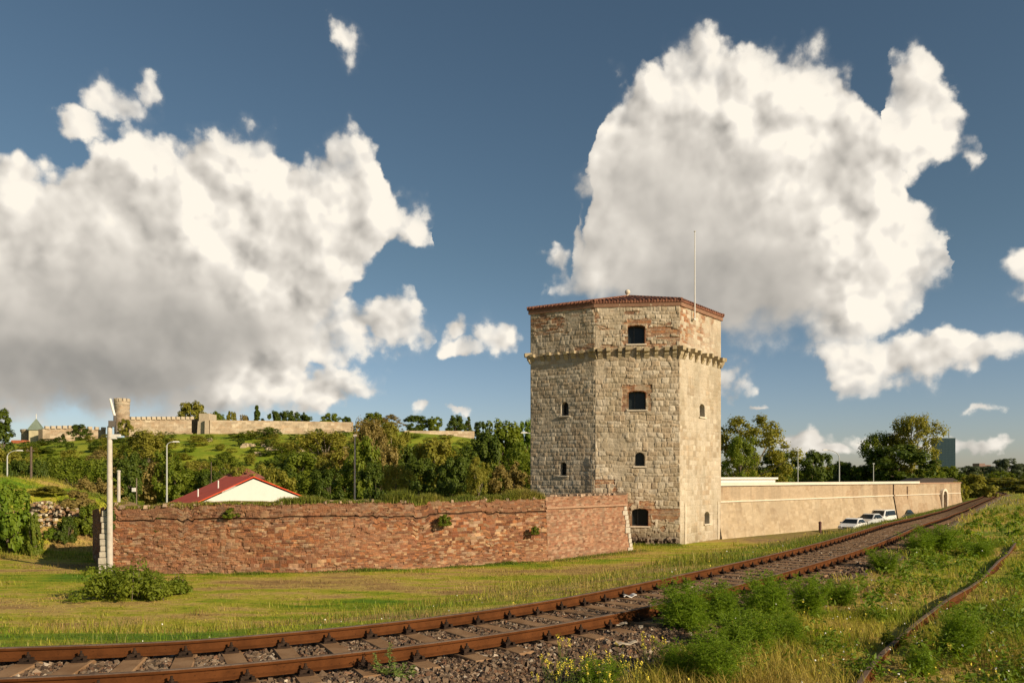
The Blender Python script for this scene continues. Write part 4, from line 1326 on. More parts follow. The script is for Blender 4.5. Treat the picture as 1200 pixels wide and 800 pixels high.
# chapel tower with green spire, and the stub tower beside it
sy = 345.0
sp_ = thing("spired_tower", "small tower with a steep green spire at the far left of the hill", "tower", (xat(42, sy), sy, zat(522, sy)))
hwid = 6.4 / FPX * sy; ze = zat(503.5, sy); zs_ = zat(490, sy)
MB().box((xat(43, sy), sy, (ze + zat(526, sy)) / 2), (hwid * 2, hwid * 2, ze - zat(526, sy)), .3, 0, (.46, .40, .25)).build("tower_wall", M_FORT, sp_)
sp2 = MB(); cx = xat(42.5, sy); h2 = hwid * 1.22
bs = [(cx + h2 * 1.41 * cos(.3 + pi / 4 + q * pi / 2), sy + h2 * 1.41 * sin(.3 + pi / 4 + q * pi / 2), ze - .2) for q in range(4)]
for q in range(4): sp2.add([bs[q], bs[(q + 1) % 4], (cx, sy, zs_)], [[0, 1, 2]])
sp2.add(bs, [[3, 2, 1, 0]])
so = sp2.build("spire", plain("green_copper_spire", (.165, .205, .150), .7, .2, 1.0), sp_)
MB().tube([(cx, sy, zs_ - .3), (cx, sy, zs_ + 2.0)], [.16, .10], 6).box((cx, sy, zs_ + 1.3), (1.0, .14, .14)).build("cross", M_WHITE, sp_).parent = so
stb = thing("stub_tower", "squat brown stone stub tower left of the green spire", "tower", (xat(31, 350), 350, zat(522, 350)))
MB().lathe([(2.2, zat(528, 350)), (2.1, zat(507, 350)), (2.5, zat(505.5, 350)), (2.5, zat(503, 350)), (.1, zat(502.5, 350))], (xat(31, 350), 350, 0), 14, 0, FORT[2] * .8).build("stonework", M_FORT, stb)
rb = thing("red_roofed_house", "tiny house with orange red roof below the green spire", "house", (xat(22, 330), 330, zat(530, 330)))
c = at(22, 520, 330)
MB().box((c[0], 331, c[2] - 2.4), (5.2, 4, 3.6)).build("wall", M_GABLE, rb)
MB().prism([(-3.2, -.8), (3.0, -.8), (2.2, 1.6), (-2.4, 1.6)], (c[0], 328.8, c[2]), (1, 0, 0), (0, 0, 1), (0, 1, 0), 5).build("roof", plain("orange_tiles", (.42, .12, .05), .8, .2, 2.0), rb)
# rocks showing on the green slope
rk = thing("slope_outcrop", "pale rock ledges and broken walling on the green slope under the hilltop rampart", "rock", (xat(300, 318), 318, zat(524, 318)))
r = np.random.default_rng(41); mb = MB()
for (px, py, n, w) in ((290, 522, 26, 11), (312, 521, 16, 6), (318, 526, 16, 6), (306, 532, 6, 8), (348, 530, 10, 10), (366, 533, 8, 8), (404, 527, 12, 4), (330, 528, 6, 5), (244, 516, 8, 2.5)):
    mb = MB()
    for j in range(n):
        a = px + r.normal(0, w * .28); yy = 330.0
        for _ in range(60):
            x_ = xat(a, yy); g = float(ground_z(np.array([x_]), np.array([yy]))[0]); want = zat(py + r.normal(0, .6), yy)
            if g <= want: break
            yy -= 2.0
        s = r.uniform(.5, 1.3); mb.box((x_, yy, g + s * .25), (s * 2.4, s * 1.4, s), r.uniform(-.4, .4), 0, np.array([.46, .36, .23]) * r.uniform(.6, 1.15), .7)
    mb.build("ledge", M_FORT, rk)

# ------------------------------------------------------------------ far right: glass tower block and roofs
gy = 1700.0
gt = thing("office_tower", "distant blue glass office tower with a mast on its roof", "building", (xat(1109, gy), gy, 0))
M_FARGLASS, nt_, b_ = new_mat("blue_glass_curtain_wall")
p_ = opos(nt_)
bk_ = nt_.nodes.new('ShaderNodeTexBrick'); nt_.links.new(p_, bk_.inputs['Vector'])
mp_ = nt_.nodes.new('ShaderNodeMapping'); mp_.inputs['Rotation'].default_value = (radians(90), 0, 0); nt_.links.new(p_, mp_.inputs[0]); nt_.links.new(mp_.outputs[0], bk_.inputs['Vector'])
bk_.offset = 0.0; bk_.inputs['Scale'].default_value = 1.0; bk_.inputs['Brick Width'].default_value = 3.0; bk_.inputs['Row Height'].default_value = 3.6; bk_.inputs['Mortar Size'].default_value = .35
bk_.inputs['Color1'].default_value = (.014, .034, .044, 1); bk_.inputs['Color2'].default_value = (.018, .040, .051, 1); bk_.inputs['Mortar'].default_value = (.034, .060, .070, 1)
nt_.links.new(bk_.outputs[0], b_.inputs['Base Color']); b_.inputs['Roughness'].default_value = .45; b_.inputs['Specular IOR Level'].default_value = .15
zt = zat(513.5, gy); w_ = 21.5 / FPX * gy
MB().box((xat(1109, gy), gy + 12, zt / 2), (w_, 24, zt), -.08).build("facade", M_FARGLASS, gt)
MB().box((xat(1109, gy), gy + 12, zt + .9), (w_ * 1.01, 24.4, 2.0), -.08).build("roof", plain("grey_roof_edge", (.14, .19, .21), .6), gt)
MB().tube([(xat(1115, gy), gy + 10, zt), (xat(1115, gy), gy + 10, zat(506, gy)), (xat(1115, gy), gy + 10, zat(501, gy))], [1.2, .8, .4], 8).build("mast", plain("grey_mast", (.22, .24, .25), .6), gt)
fr_ = thing("reddish_block", "far red brown block rising out of the trees right of the glass tower", "building", (xat(1150, 800), 800, 0))
MB().box((xat(1147, 800), 800, zat(545, 800) / 2), (7, 9, zat(540.5, 800)), .2).box((xat(1153, 800), 802, zat(545, 800) / 2), (11, 9, zat(544, 800)), .2).build("wall", plain("dull_red_brick", (.22, .135, .11), .9), fr_)
dk = thing("dark_roof_shed", "low shed with a dark brown roof at the far end of the pale wall", "shed", (xat(1094, 122), 122, 2.5))
MB().box((xat(1094, 122), 124, 3.4), (6.0, 4, 2.4), .5).build("wall", M_DARK, dk)
MB().prism([(-4.0, 0), (4.4, 0), (2.8, .75), (-1.8, .75)], (xat(1094, 122), 121.5, 4.58), (1, 0, .0), (0, 0, 1), (0, 1, 0), 5).build("roof", plain("dark_brown_roof", (.055, .04, .03), .8), dk)
# ------------------------------------------------------------------ poles and lamps
M_GALV = plain("grey_galvanised_steel", (.42, .42, .39), .55, .10, 4.0)
M_POLEW = plain("whitewashed_concrete", (.48, .43, .36), .8, .22, 4.0, bmp=.01, stain=(.33, .27, .20))
M_WOOD = plain("grey_brown_timber", (.115, .080, .055), .9, .3, 6.0)
def gz(x, y): return float(ground_z(np.array([x]), np.array([y]))[0])

def lamp(px, ptop, y, arm, label, hpx=None, mat=None, r=.085):
    """A street lamp: tapering pole, curved arm reaching arm metres sideways, and its lantern."""
    mat = mat or M_GALV
    x = xat(px, y); z0 = gz(x, y); z1 = zat(ptop, y)
    t = thing("street_lamp", label, "street lamp", (x, y, z0), group="street lamps")
    s = 1 if arm > 0 else -1; a = abs(arm)
    pts = [(x, y, z0 - .1), (x, y, z0 + 1.2), (x, y, z1 - a * .55)]
    for q in np.linspace(.2, 1, 6): pts.append((x + s * a * .8 * (1 - cos(q * pi / 2)), y, z1 - a * .55 + a * .5 * sin(q * pi / 2)))
    MB().tube(pts, [r * 1.3, r * 1.2, r * .8] + [r * .55] * 6, 8).build("pole", mat, t)
    e = np.array(pts[-1])
    MB().box(e + np.array([s * .28, 0, .02]), (.75, .26, .14), 0, 0, None, .7).build("lantern", M_WHITE if r > .08 else mat, t)
    MB().lathe([(r * 2.2, z0 - .05), (r * 2.2, z0 + .35), (r * 1.3, z0 + .5)], (x, y, 0), 8).build("base", mat, t)
    return t
lamp(195.5, 517.0, 84, .9, "tall grey street lamp with short curved arm left of the red roof")
lamp(8.5, 527.0, 92, 1.5, "street lamp with long bent arm at the far left edge")
lamp(624.5, 506.5, 80, -.8, "slim street lamp against the left side of the tower")
lamp(983.5, 526.0, 118, -2.4, "street lamp with long arm left of the right-hand tall tree", mat=M_GALV, r=.10)

def pole(name, px, ptop, y, r0, r1, mat, label, cat, head=None):
    x = xat(px, y); z0 = gz(x, y); z1 = zat(ptop, y)
    t = thing(name, label, cat, (x, y, z0))
    MB().tube([(x, y, z0 - .1), (x, y, z1)], [r0, r1], 9).build("shaft", mat, t)
    if head: head(t, x, y, z1)
    return t
pole("light_pole", 415.8, 510.0, 80, .11, .075, M_POLEW, "straight pale pole before the tall olive tree", "pole", lambda t, x, y, z: MB().box((x + .03, y, z), (.34, .22, .22)).build("cap_fitting", M_POLEW, t))
pole("timber_pole", 36.5, 523.0, 92, .17, .12, M_WOOD, "dark timber pole with crossarm near the left edge", "pole", lambda t, x, y, z: MB().box((x - .1, y, z - .5), (.9, .12, .12)).tube([(x - .45, y, z - .45), (x - .45, y, z - .25)], .05, 6).build("crossarm", M_WOOD, t))
pole("concrete_pole", 139.2, 552.5, 58, .13, .11, M_POLEW, "short grey concrete pole just behind the white mast", "pole", lambda t, x, y, z: MB().lathe([(.14, 0), (.14, .08), (.05, .12)], (x, y, z), 9).build("pole_cap", M_POLEW, t))
pole("slim_pole", 935.0, 528.0, 122, .09, .06, M_GALV, "thin grey pole over the pale wall left of the small dark tree", "pole", lambda t, x, y, z: MB().box((x, y, z), (.3, .3, .16)).build("cap_fitting", M_GALV, t))
pole("slim_pole", 1023.5, 543.0, 126, .09, .06, M_GALV, "thin grey pole in front of the right-hand tall tree", "pole", lambda t, x, y, z: MB().box((x, y, z), (.3, .3, .16)).build("cap_fitting", M_GALV, t))
pole("thin_post", 247.5, 541.0, 100, .06, .05, M_WOOD, "thin grey post on the slope left of the red roof", "pole")
pole("sign_post", 160.0, 560.0, 56, .04, .04, M_DARK, "thin dark post carrying a small white box", "sign", lambda t, x, y, z: MB().box((x - .15, y - .08, zat(573.5, 56)), (.22, .18, .28)).build("white_box", M_WHITE, t))

# the white mast with its signal gear
my = 42.4; mx = xat(128.6, my); mz = gz(mx, my)
mast = thing("signal_mast", "thick white mast with slanting top rod before the brick wall's left end", "mast", (mx, my, mz))
zt = zat(500, my)
MB().lathe([(.165, mz - .2), (.158, mz + 1), (.145, mz + 4), (.125, zt), (.09, zt + .06)], (mx, my, 0), 16).build("shaft", M_POLEW, mast)
MB().lathe([(.25, mz - .1), (.25, mz + .10), (.20, mz + .16)], (mx, my, 0), 16).build("base", M_POLEW, mast)
ra, rb_ = at(134.3, 487.0, my), at(129.0, 467.0, my)
MB().tube([ra, rb_], [.075, .06], 8).build("slanting_rod", M_WHITE, mast)
jb = MB(); c = at(133.2, 494.0, my)
jb.tube([at(134.6, 486.5, my), at(134.4, 494.0, my)], .075, 8); jb.box(at(131.5, 496.5, my), (.34, .30, .34), .3)
jb.tube([at(129, 501, my), at(132, 496, my)], .09, 8); jb.tube([at(136.2, 498, my), at(136.4, 507, my)], .03, 6)
jb.build("pivot_gear", plain("dark_grease_iron", (.09, .075, .06), .6), mast)
ar = MB(); a, b = at(130, 510.8, my), at(141.0, 509.6, my)
ar.box((a + b) / 2, (b[0] - a[0], .16, .15), 0); ar.box(at(133.5, 513.0, my), (.30, .20, .10)); ar.tube([at(131.0, 513.2, my), at(135.5, 511.4, my)], .05, 6)
ar.build("bracket_arm", M_WHITE, mast)

# ------------------------------------------------------------------ parked cars
M_TYRE = plain("black_rubber", (.02, .02, .02), .85)
M_RIM = plain("silver_wheel", (.40, .40, .40), .4, .1, 8.0, .6)
M_LAMP = plain("clear_headlamp", (.62, .64, .62), .15, .05)
M_BLACKP = plain("black_plastic", (.025, .025, .025), .6)
def car(paint, label, x, y, rz, L=3.9, H=1.44, W=1.66, van=False):
    z = gz(x, y)
    t = thing("parked_car", label, "car", (x, y, z), rz, "cars parked along the pale wall")
    h = L / 2
    # side profile (front at +x), widths narrow towards the roof
    prof = [(h, .45, .86), (h - .05, .70, .90), (h - .95, .92, .96), (h - 1.75, H - .07, .76), (h - 2.1, H, .74), (-h + .95, H - .02, .74), (-h + .25, 1.0, .88), (-h, .92, .92), (-h, .42, .88)] if not van else \
           [(h, .45, .88), (h - .03, .85, .92), (h - .55, 1.02, .96), (h - 1.25, H - .06, .80), (h - 1.6, H, .78), (-h + .25, H - .02, .78), (-h + .05, 1.0, .92), (-h, .9, .95), (-h, .42, .92)]
    low = [(-h + .1, .22, .88), (h - .12, .22, .84)]
    ring = prof + low; n = len(ring)
    vl = [(a, -w * W / 2 * 1.02, b) for a, b, w in ring]; vr = [(a, w * W / 2 * 1.02, b) for a, b, w in ring]
    mb = MB().add(vl + vr, [[i, (i + 1) % n, n + (i + 1) % n, n + i] for i in range(n)])
    mb.f.append((np.array([list(range(n))[::-1]]), 0)); mb.f.append((np.array([list(range(n, 2 * n))]), 0))
    bo = mb.build("body", paint, t, loc=(0, 0, 0)); bv = bo.modifiers.new('edge', 'BEVEL'); bv.width = .07; bv.segments = 3
    P = lambda i: np.array([prof[i][0], 0, prof[i][1]]), 
    def strip(i, j, f0, f1, ins, name):                    # a pane between two profile points
        a, b = prof[i], prof[j]
        def pt(f, s):
            w = (a[2] + (b[2] - a[2]) * f) * W / 2 * 1.02 - ins
            return np.array([a[0] + (b[0] - a[0]) * f, s * w, a[1] + (b[1] - a[1]) * f])
        q = [pt(f0, -1), pt(f0, 1), pt(f1, 1), pt(f1, -1)]
        nn = np.cross(q[1] - q[0], q[3] - q[0]); nn /= np.linalg.norm(nn)
        if nn[2] < 0: nn = -nn
        MB().add([p - nn * .04 for p in q] + [p + nn * .014 for p in q], [[3, 2, 1, 0], [4, 5, 6, 7], [0, 1, 5, 4], [1, 2, 6, 5], [2, 3, 7, 6], [3, 0, 4, 7]]).build(name, M_GLASS, t, loc=(0, 0, 0))
    strip(2, 3, .10, .92, .10, "windscreen"); strip(6, 5, .12, .9, .10, "rear_window")
    for s in (-1, 1):
        zb = 1.0 if not van else 1.08
        xs = [(h - 1.12, h - 1.78, h - 2.05, h - 2.05), (h - 2.12, h - 2.12, -h + 1.0, -h + .55)] if not van else [(h - .75, h - 1.3, h - 1.75, h - 1.75), (h - 1.85, h - 1.85, -h + .35, -h + .3)]
        for (x0, x1, x2, x3) in xs:
            wl, wh = (.93 * W / 2, .77 * W / 2) if not van else (.955 * W / 2, .80 * W / 2)
            q = [np.array([x0, s * wl, zb]), np.array([x3, s * wl, zb]), np.array([x2, s * wh, H - .13]), np.array([x1, s * wh, H - .13])]
            o_ = np.array([0, s * .035, .0])
            MB().add([p - o_ * 2 for p in q] + [p + o_ for p in q], [[3, 2, 1, 0], [4, 5, 6, 7], [0, 1, 5, 4], [1, 2, 6, 5], [2, 3, 7, 6], [3, 0, 4, 7]]).build("side_window", M_GLASS, t, loc=(0, 0, 0))
        for xw in (h - .78, -h + .72):
            th = MB(); th.tube([(xw, s * (W / 2 - .16), .31), (xw, s * (W / 2 + .01), .31)], [.31, .31], 18)
            wo = th.build("tyre", M_TYRE, t, loc=(0, 0, 0))
            MB().tube([(xw, s * (W / 2 - .02), .31), (xw, s * (W / 2 + .025), .31)], [.20, .18], 14).build("rim", M_RIM, t, loc=(0, 0, 0)).parent = wo
        MB().box((h - .10, s * W * .33, .66), (.16, .36, .15), 0, 0, None, .8).build("headlight", M_LAMP, t, loc=(0, 0, 0))
        MB().box((h - 1.35, s * (W / 2 + .05), 1.02), (.14, .20, .13)).build("wing_mirror", paint, t, loc=(0, 0, 0))
    MB().box((h + .0, 0, .36), (.12, W * .80, .22)).build("bumper", M_BLACKP, t, loc=(0, 0, 0))
    MB().box((h + .01, 0, .60), (.05, W * .34, .12)).build("grille", M_BLACKP, t, loc=(0, 0, 0))
    MB().box((h + .06, 0, .40), (.03, .50, .11)).build("number_plate", M_WHITE, t, loc=(0, 0, 0))
    return t
M_CARW = plain("white_car_paint", (.74, .73, .69), .3, .03, 2.0, coat=.5)
M_CARS = plain("silver_car_paint", (.50, .51, .50), .32, .03, 2.0, coat=.5)
M_CARG = plain("dark_green_car_paint", (.030, .042, .034), .35, .05, 2.0, coat=.4)
M_CARD = plain("dark_grey_car_paint", (.05, .05, .048), .35, .05, 2.0, coat=.4)
ca = ang + pi
def carat(px, y, *k, **kw): return car(k[0], k[1], xat(px, y), y, kw.pop('rz', ca), **kw)
carat(999, 74.5, M_CARW, "white hatchback at the front of the row parked along the pale wall", rz=ca + .10)
carat(1019, 83.0, M_CARS, "silver white estate parked second behind the white hatchback", rz=ca - .03, H=1.5)
carat(1034, 88.0, M_CARW, "small white van parked third in the row", van=True, H=1.72, L=4.1, rz=ca)
carat(1058, 95.0, M_CARG, "dark green car parked behind the small white van", rz=ca + .05)
carat(1071, 100.5, M_CARD, "dark grey car parked last in the row near the arched door", rz=ca)
# ------------------------------------------------------------------ trees
L_DARK = leaf_mat("dark_green_leaves", (.058, .098, .011), (.130, .165, .018), 0.42)
L_MID = leaf_mat("mid_green_leaves", (.120, .175, .013), (.225, .255, .024), 0.46)
L_OLIVE = leaf_mat("olive_leaves", (.205, .210, .024), (.350, .310, .046), 0.46)
L_BROWN = leaf_mat("brownish_leaves", (.22, .165, .045), (.34, .26, .075), 0.38)
L_HAZY = leaf_mat("haze_tinted_leaves", (.085, .110, .055), (.13, .155, .072), 0.3)  # bluish distance haze mixed into the leaf colour of the horizon trees
L_BRIGHT = leaf_mat("fresh_green_leaves", (.110, .190, .012), (.225, .290, .024), 0.42)
M_BARK = plain("grey_brown_bark", (.12, .09, .062), .95, .3, 5.0, bmp=.02)
M_BARKP = plain("pale_bark", (.30, .24, .165), .95, .25, 5.0, bmp=.02)

def leaf_cards(c, n, s, r, aspect=.6):
    """Leaf faces at centres c with normals n and sizes s."""
    k = len(c)
    n = n / (np.linalg.norm(n, axis=1, keepdims=True) + 1e-9)
    a = r.normal(size=(k, 3)); t = np.cross(n, a); t /= np.linalg.norm(t, axis=1, keepdims=True) + 1e-9
    b = np.cross(n, t)
    s = s[:, None]
    v = np.stack([c - t * s, c - b * s * aspect + n * s * .12, c + t * s, c + b * s * aspect + n * s * .12], 1).reshape(-1, 3)
    return v, np.arange(4 * k).reshape(k, 4)

def crown_points(r, kind, n):
    """Leaf positions of a 10 m tree: clumps spread through an uneven envelope."""
    P, Nn, cl = [], [], []
    def env(h):
        if kind == 'broad': return 4.0 * np.sqrt(np.clip(1 - ((h - 5.9) / 4.2) ** 2, 0, 1))
        if kind == 'dense': return 3.7 * np.clip(1 - abs((h - 5.2) / 4.9) ** 2.6, 0, 1) ** .6
        if kind == 'tall': return 1.75 * np.clip(1 - abs((h - 4.6) / 5.5) ** 2.2, 0, 1) ** .7
        if kind == 'airy': return 3.5 * np.clip(1 - abs((h - 5.6) / 4.6) ** 2.0, 0, 1) ** .55
        if kind == 'conifer': return np.clip(2.5 * (10 - h) / 9.0, 0, 3) * (h > .8)
        if kind == 'shrub': return 5.0 * np.clip(1 - (h / 10.0) ** 2.2, 0, 1) ** .5
    lo = {'broad': 1.8, 'dense': .5, 'tall': .4, 'airy': 1.4, 'conifer': .9, 'shrub': 0.0}[kind]
    nc = {'broad': 84, 'dense': 84, 'tall': 54, 'airy': 96, 'conifer': 80, 'shrub': 60}[kind]
    lob = r.uniform(0, 2 * pi, 4); amp = r.uniform(.10, .26, 4)
    for _ in range(nc):
        h = r.uniform(lo, 9.7) if kind != 'shrub' else r.uniform(.6, 9.0)
        th = r.uniform(0, 2 * pi)
        R = env(h) * (1 + sum(amp[q] * cos((q + 1) * th + lob[q] + h * .5) for q in range(4)))
        f = sqrt(r.uniform(.12, 1.0))
        cr = r.uniform(.55, 1.25) * {'broad': .84, 'dense': .86, 'tall': .52, 'airy': .60, 'conifer': .48, 'shrub': 1.25}[kind]
        cl.append((np.array([R * f * cos(th), R * f * sin(th), h]), cr))
    w = np.array([c[1] ** 2 for c in cl]); w /= w.sum()
    cnt = r.multinomial(n, w)
    cen = np.array([0, 0, 4.5])
    for (c, cr), m in zip(cl, cnt):
        d = r.normal(size=(m, 3)); d /= np.linalg.norm(d, axis=1, keepdims=True)
        rad = cr * r.uniform(.15, 1.0, m) ** .45
        if kind == 'airy': rad *= r.uniform(.6, 1.6, m)
        else: rad *= r.uniform(.85, 1.2, m)
        p = c + d * rad[:, None] * np.array([1.0, 1.0, .95])
        P.append(p); Nn.append(d * .9 + (c - cen) * .10 + np.array([0, 0, .45]) + r.normal(0, .45, (m, 3)))
    P = np.concatenate(P); Nn = np.concatenate(Nn); P[:, 2] = np.abs(P[:, 2])
    return P, Nn, cl

def tree_proto(kind, seed, n, size, bark):
    r = np.random.default_rng(seed)
    P, Nn, cl = crown_points(r, kind, n)
    v, f = leaf_cards(P, Nn, size * r.uniform(.6, 1.25, len(P)), r)
    crown = MB().add(v, f)
    tr = MB()
    if kind != 'shrub':
        top = 8.6 if kind in ('tall', 'conifer') else 6.2
        zz = np.linspace(-.3, top, 7); wob = np.cumsum(r.normal(0, .10, (7, 2)), 0); wob[0] = 0
        tr.tube(np.concatenate([wob, zz[:, None]], 1), np.linspace(.30, .05, 7) * (.7 if kind == 'tall' else 1), 8)
        for c, cr in sorted(cl, key=lambda q: -q[1])[:20 if kind == 'airy' else 14]:
            h0 = max(.8, min(top - .4, c[2] * .62 - .2)); b = np.array([np.interp(h0, zz, wob[:, 0]), np.interp(h0, zz, wob[:, 1]), h0])
            m = (b + c) / 2 + np.array([0, 0, -.25]) + r.normal(0, .15, 3)
            tr.tube([b, m, c], [.10, .06, .02], 5)
    else:
        for k in range(9):
            a = r.uniform(0, 2 * pi); e = np.array([3.2 * cos(a), 3.2 * sin(a), r.uniform(4, 8)])
            tr.tube([(0, 0, -.2), e * .5 + r.normal(0, .3, 3), e], [.22, .14, .04], 5)
    return crown, tr, kind

PROTO, MESH = {}, {}
WID = {'broad': 8.0, 'dense': 7.6, 'tall': 3.6, 'airy': 7.2, 'conifer': 4.6, 'shrub': 10.0}
for key, kind, seed, n, size in (('broad0', 'broad', 1, 8500, .26), ('broad1', 'broad', 2, 8500, .26), ('broad2', 'broad', 3, 5200, .32), ('dense0', 'dense', 4, 8800, .26), ('dense1', 'dense', 5, 8800, .26),
                                 ('tall0', 'tall', 6, 3600, .24), ('airy0', 'airy', 7, 11000, .15), ('airy1', 'airy', 8, 12000, .15), ('conifer0', 'conifer', 9, 4200, .26), ('shrub0', 'shrub', 10, 4200, .50), ('shrub1', 'shrub', 11, 4200, .46)):
    PROTO[key] = tree_proto(kind, seed, n, size, None)
NAME = {'broad': 'broadleaf_tree', 'dense': 'dense_tree', 'tall': 'poplar_tree', 'airy': 'open_crowned_tree', 'conifer': 'conifer_tree', 'shrub': 'shrub'}
rtree = np.random.default_rng(77)
def tree(key, px, ptop, y, wpx, label, leaf, bark=None, group=None, zbase=None, cat=None, sink=.15):
    """A tree whose crown top the photograph shows at (px, ptop), wpx pixels wide, y metres away."""
    crown, tr, kind = PROTO[key]; bark = bark or M_BARK
    x = xat(px, y); zb = gz(x, y) if zbase is None else zbase
    h = zat(ptop, y) - zb + sink
    t = thing(NAME[kind], label, cat or ('shrub' if kind == 'shrub' else 'tree'), (x, y, zb - sink), rtree.uniform(0, 6.28), group)
    w = wpx / FPX * y / WID[kind]
    t.scale = (w, w, h / 10.0)
    for part, mb, mat in (('crown', crown, leaf), ('trunk' if kind != 'shrub' else 'stems', tr, bark)):
        k = (key, part)
        if k not in MESH:
            o = mb.build(part, mat, None, loc=(0, 0, 0)); MESH[k] = o.data; o.parent = t
        else:
            o = bpy.data.objects.new(part, MESH[k]); C.objects.link(o); o.parent = t
        o.material_slots[0].link = 'OBJECT'; o.material_slots[0].material = mat
    return t

G1 = "trees along the hilltop fortress"
tree('broad2', 224, 472, 400, 36, "pale olive rounded tree behind the crenellated wall", L_OLIVE, group=G1)
tree('broad0', 253, 482, 398, 22, "small mid green tree just right of the square buttress", L_MID, group=G1)
tree('broad1', 271, 482, 400, 14, "small olive tree, second from the square buttress on the crest", L_OLIVE, group=G1)
tree('conifer0', 301, 474.5, 402, 16, "dark pointed tree standing highest over the middle of the long rampart", L_DARK, group=G1)
tree('dense0', 322, 482, 404, 20, "dark tree just right of the pointed tree on the crest", L_DARK, group=G1)
tree('dense1', 338, 481, 406, 22, "dark round tree in the middle of the crest clump over the rampart", L_DARK, group=G1)
tree('broad0', 354, 483, 408, 22, "dark tree closing the crest clump on its right side", L_DARK, group=G1)
tree('broad1', 386, 484, 410, 24, "mid green round tree over the right part of the long rampart", L_MID, group=G1)
tree('dense0', 405, 488.5, 412, 16, "low dark tree over the right end of the long rampart", L_DARK, group=G1)
tree('dense1', 285, 486, 404, 14, "dull brown bush-like tree left of the pointed crest tree", L_BROWN, group=G1)
tree('broad2', 437, 484, 372, 26, "dark green tree on the crest just past the rampart's right end", L_MID, group=G1)
tree('airy1', 456, 485.5, 374, 30, "brownish olive tree on the crest left of the far rampart", L_BROWN, group=G1)
tree('dense0', 488, 487, 380, 26, "dark round tree above the dark archway", L_DARK, group=G1)
tree('broad0', 508, 488, 380, 22, "mid green tree above the middle of the far rampart", L_MID, group=G1)
tree('dense1', 534, 486.5, 384, 24, "large dark round tree above the far rampart's right half", L_DARK, group=G1)
tree('conifer0', 549, 488, 386, 14, "dark cone-shaped tree at the far rampart's right end", L_DARK, group=G1)
tree('broad1', 563, 494, 390, 18, "low dark tree trailing off right of the far rampart", L_DARK, group=G1)
tree('dense1', 94, 497, 332, 22, "dark round tree before the lower battlemented wall", L_DARK)
tree('conifer0', 74, 508, 330, 10, "small dark conifer left of the dark round tree under the battlements", L_DARK)
tree('dense0', 58, 514, 328, 20, "dark bushy tree right of the green-spired tower", L_DARK)
tree('broad1', 147, 491, 334, 15, "olive tree climbing the foot of the round tower", L_OLIVE)
tree('tall0', 2, 478, 165, 28, "tall dark poplar cut by the left edge", L_DARK)
# middle distance behind the brick wall
G2 = "trees between the brick wall and the hill"
tree('airy0', 432, 492, 128, 52, "tall brownish olive tree with pale branches beside the straight pale pole", L_BROWN, M_BARKP, G2)
tree('airy1', 459, 496, 132, 56, "tall olive tree overlapping the brownish one on its right", L_OLIVE, M_BARKP, G2)
tree('dense0', 441, 543, 96, 38, "dark round bushy tree at the foot of the brownish olive tree", L_DARK, None, G2)
tree('dense1', 586, 493, 120, 62, "big dense green tree left of the stone tower", L_MID, None, G2)
tree('broad0', 613, 494, 126, 40, "bright-topped green tree touching the stone tower's left side", L_BRIGHT, None, G2)
tree('dense0', 566, 508, 112, 44, "dark green tree in front of the big dense tree", L_DARK, None, G2)
tree('broad2', 515, 516, 110, 60, "wide olive tree below the far rampart", L_OLIVE, None, G2)
tree('dense1', 490, 536, 98, 50, "dark tree left of the wide olive tree, near the wall top", L_DARK, None, G2)
tree('broad1', 530, 536, 94, 44, "dark green tree right of the wide olive tree, near the wall top", L_DARK, None, G2)
tree('airy1', 561, 536, 88, 38, "light green young tree before the dark trees left of the stone tower", L_OLIVE, M_BARKP, G2)
tree('broad0', 598, 545, 90, 46, "reddish brown scrubby tree beside the tower lamp", L_BROWN, None, G2)
tree('airy0', 462, 545, 84, 44, "low olive tree right of the dark round bushy tree", L_OLIVE, None, G2)
tree('airy0', 380, 506, 170, 74, "wide light olive tree on the slope left of the straight pale pole", L_OLIVE, M_BARKP, G2)
tree('broad2', 352, 530, 150, 56, "mid green tree above the right eave of the red roof", L_MID, None, G2)
tree('dense0', 385, 550, 108, 40, "dark green tree left of the straight pale pole, near the wall top", L_DARK, None, G2)
tree('broad0', 326, 534, 160, 40, "dark tree right behind the red roof's ridge", L_DARK, None, G2)
tree('airy1', 262, 530, 160, 44, "mid green tree left of the small dark red roof", L_MID, None, G2)
tree('broad1', 224, 540, 150, 44, "olive tree right of the curved-arm lamp", L_OLIVE, None, G2)
tree('dense1', 246, 552, 118, 34, "dark tree standing over the red roof's left slope", L_DARK, None, G2)
tree('airy0', 172, 505, 150, 66, "tall olive tree left of the curved-arm lamp", L_OLIVE, None, G2)
tree('broad2', 205, 540, 118, 40, "dark olive tree behind the curved-arm lamp", L_MID, None, G2)
tree('broad0', 150, 530, 110, 44, "dark green tree right behind the white mast", L_DARK, None, G2)
tree('airy1', 122, 528, 130, 60, "brown olive tree left behind the white mast", L_BROWN, None, G2)
tree('dense0', 86, 536, 110, 48, "bright green round tree over the grassy mound", L_MID, None, G2)
tree('broad1', 60, 536, 120, 50, "mid green tree between the timber pole and the round tree", L_MID, None, G2)
tree('dense1', 48, 540, 105, 26, "dark tree right of the timber pole", L_DARK, None, G2)
tree('dense0', 24, 540, 106, 34, "dark tree between the left-edge lamp and the timber pole", L_DARK, None, G2)
tree('broad2', 8, 528, 120, 40, "olive green tree behind the left-edge lamp", L_OLIVE, None, G2)
tree('broad0', 112, 560, 70, 46, "brownish bushy tree rising from behind the return wall", L_BROWN, None, G2)
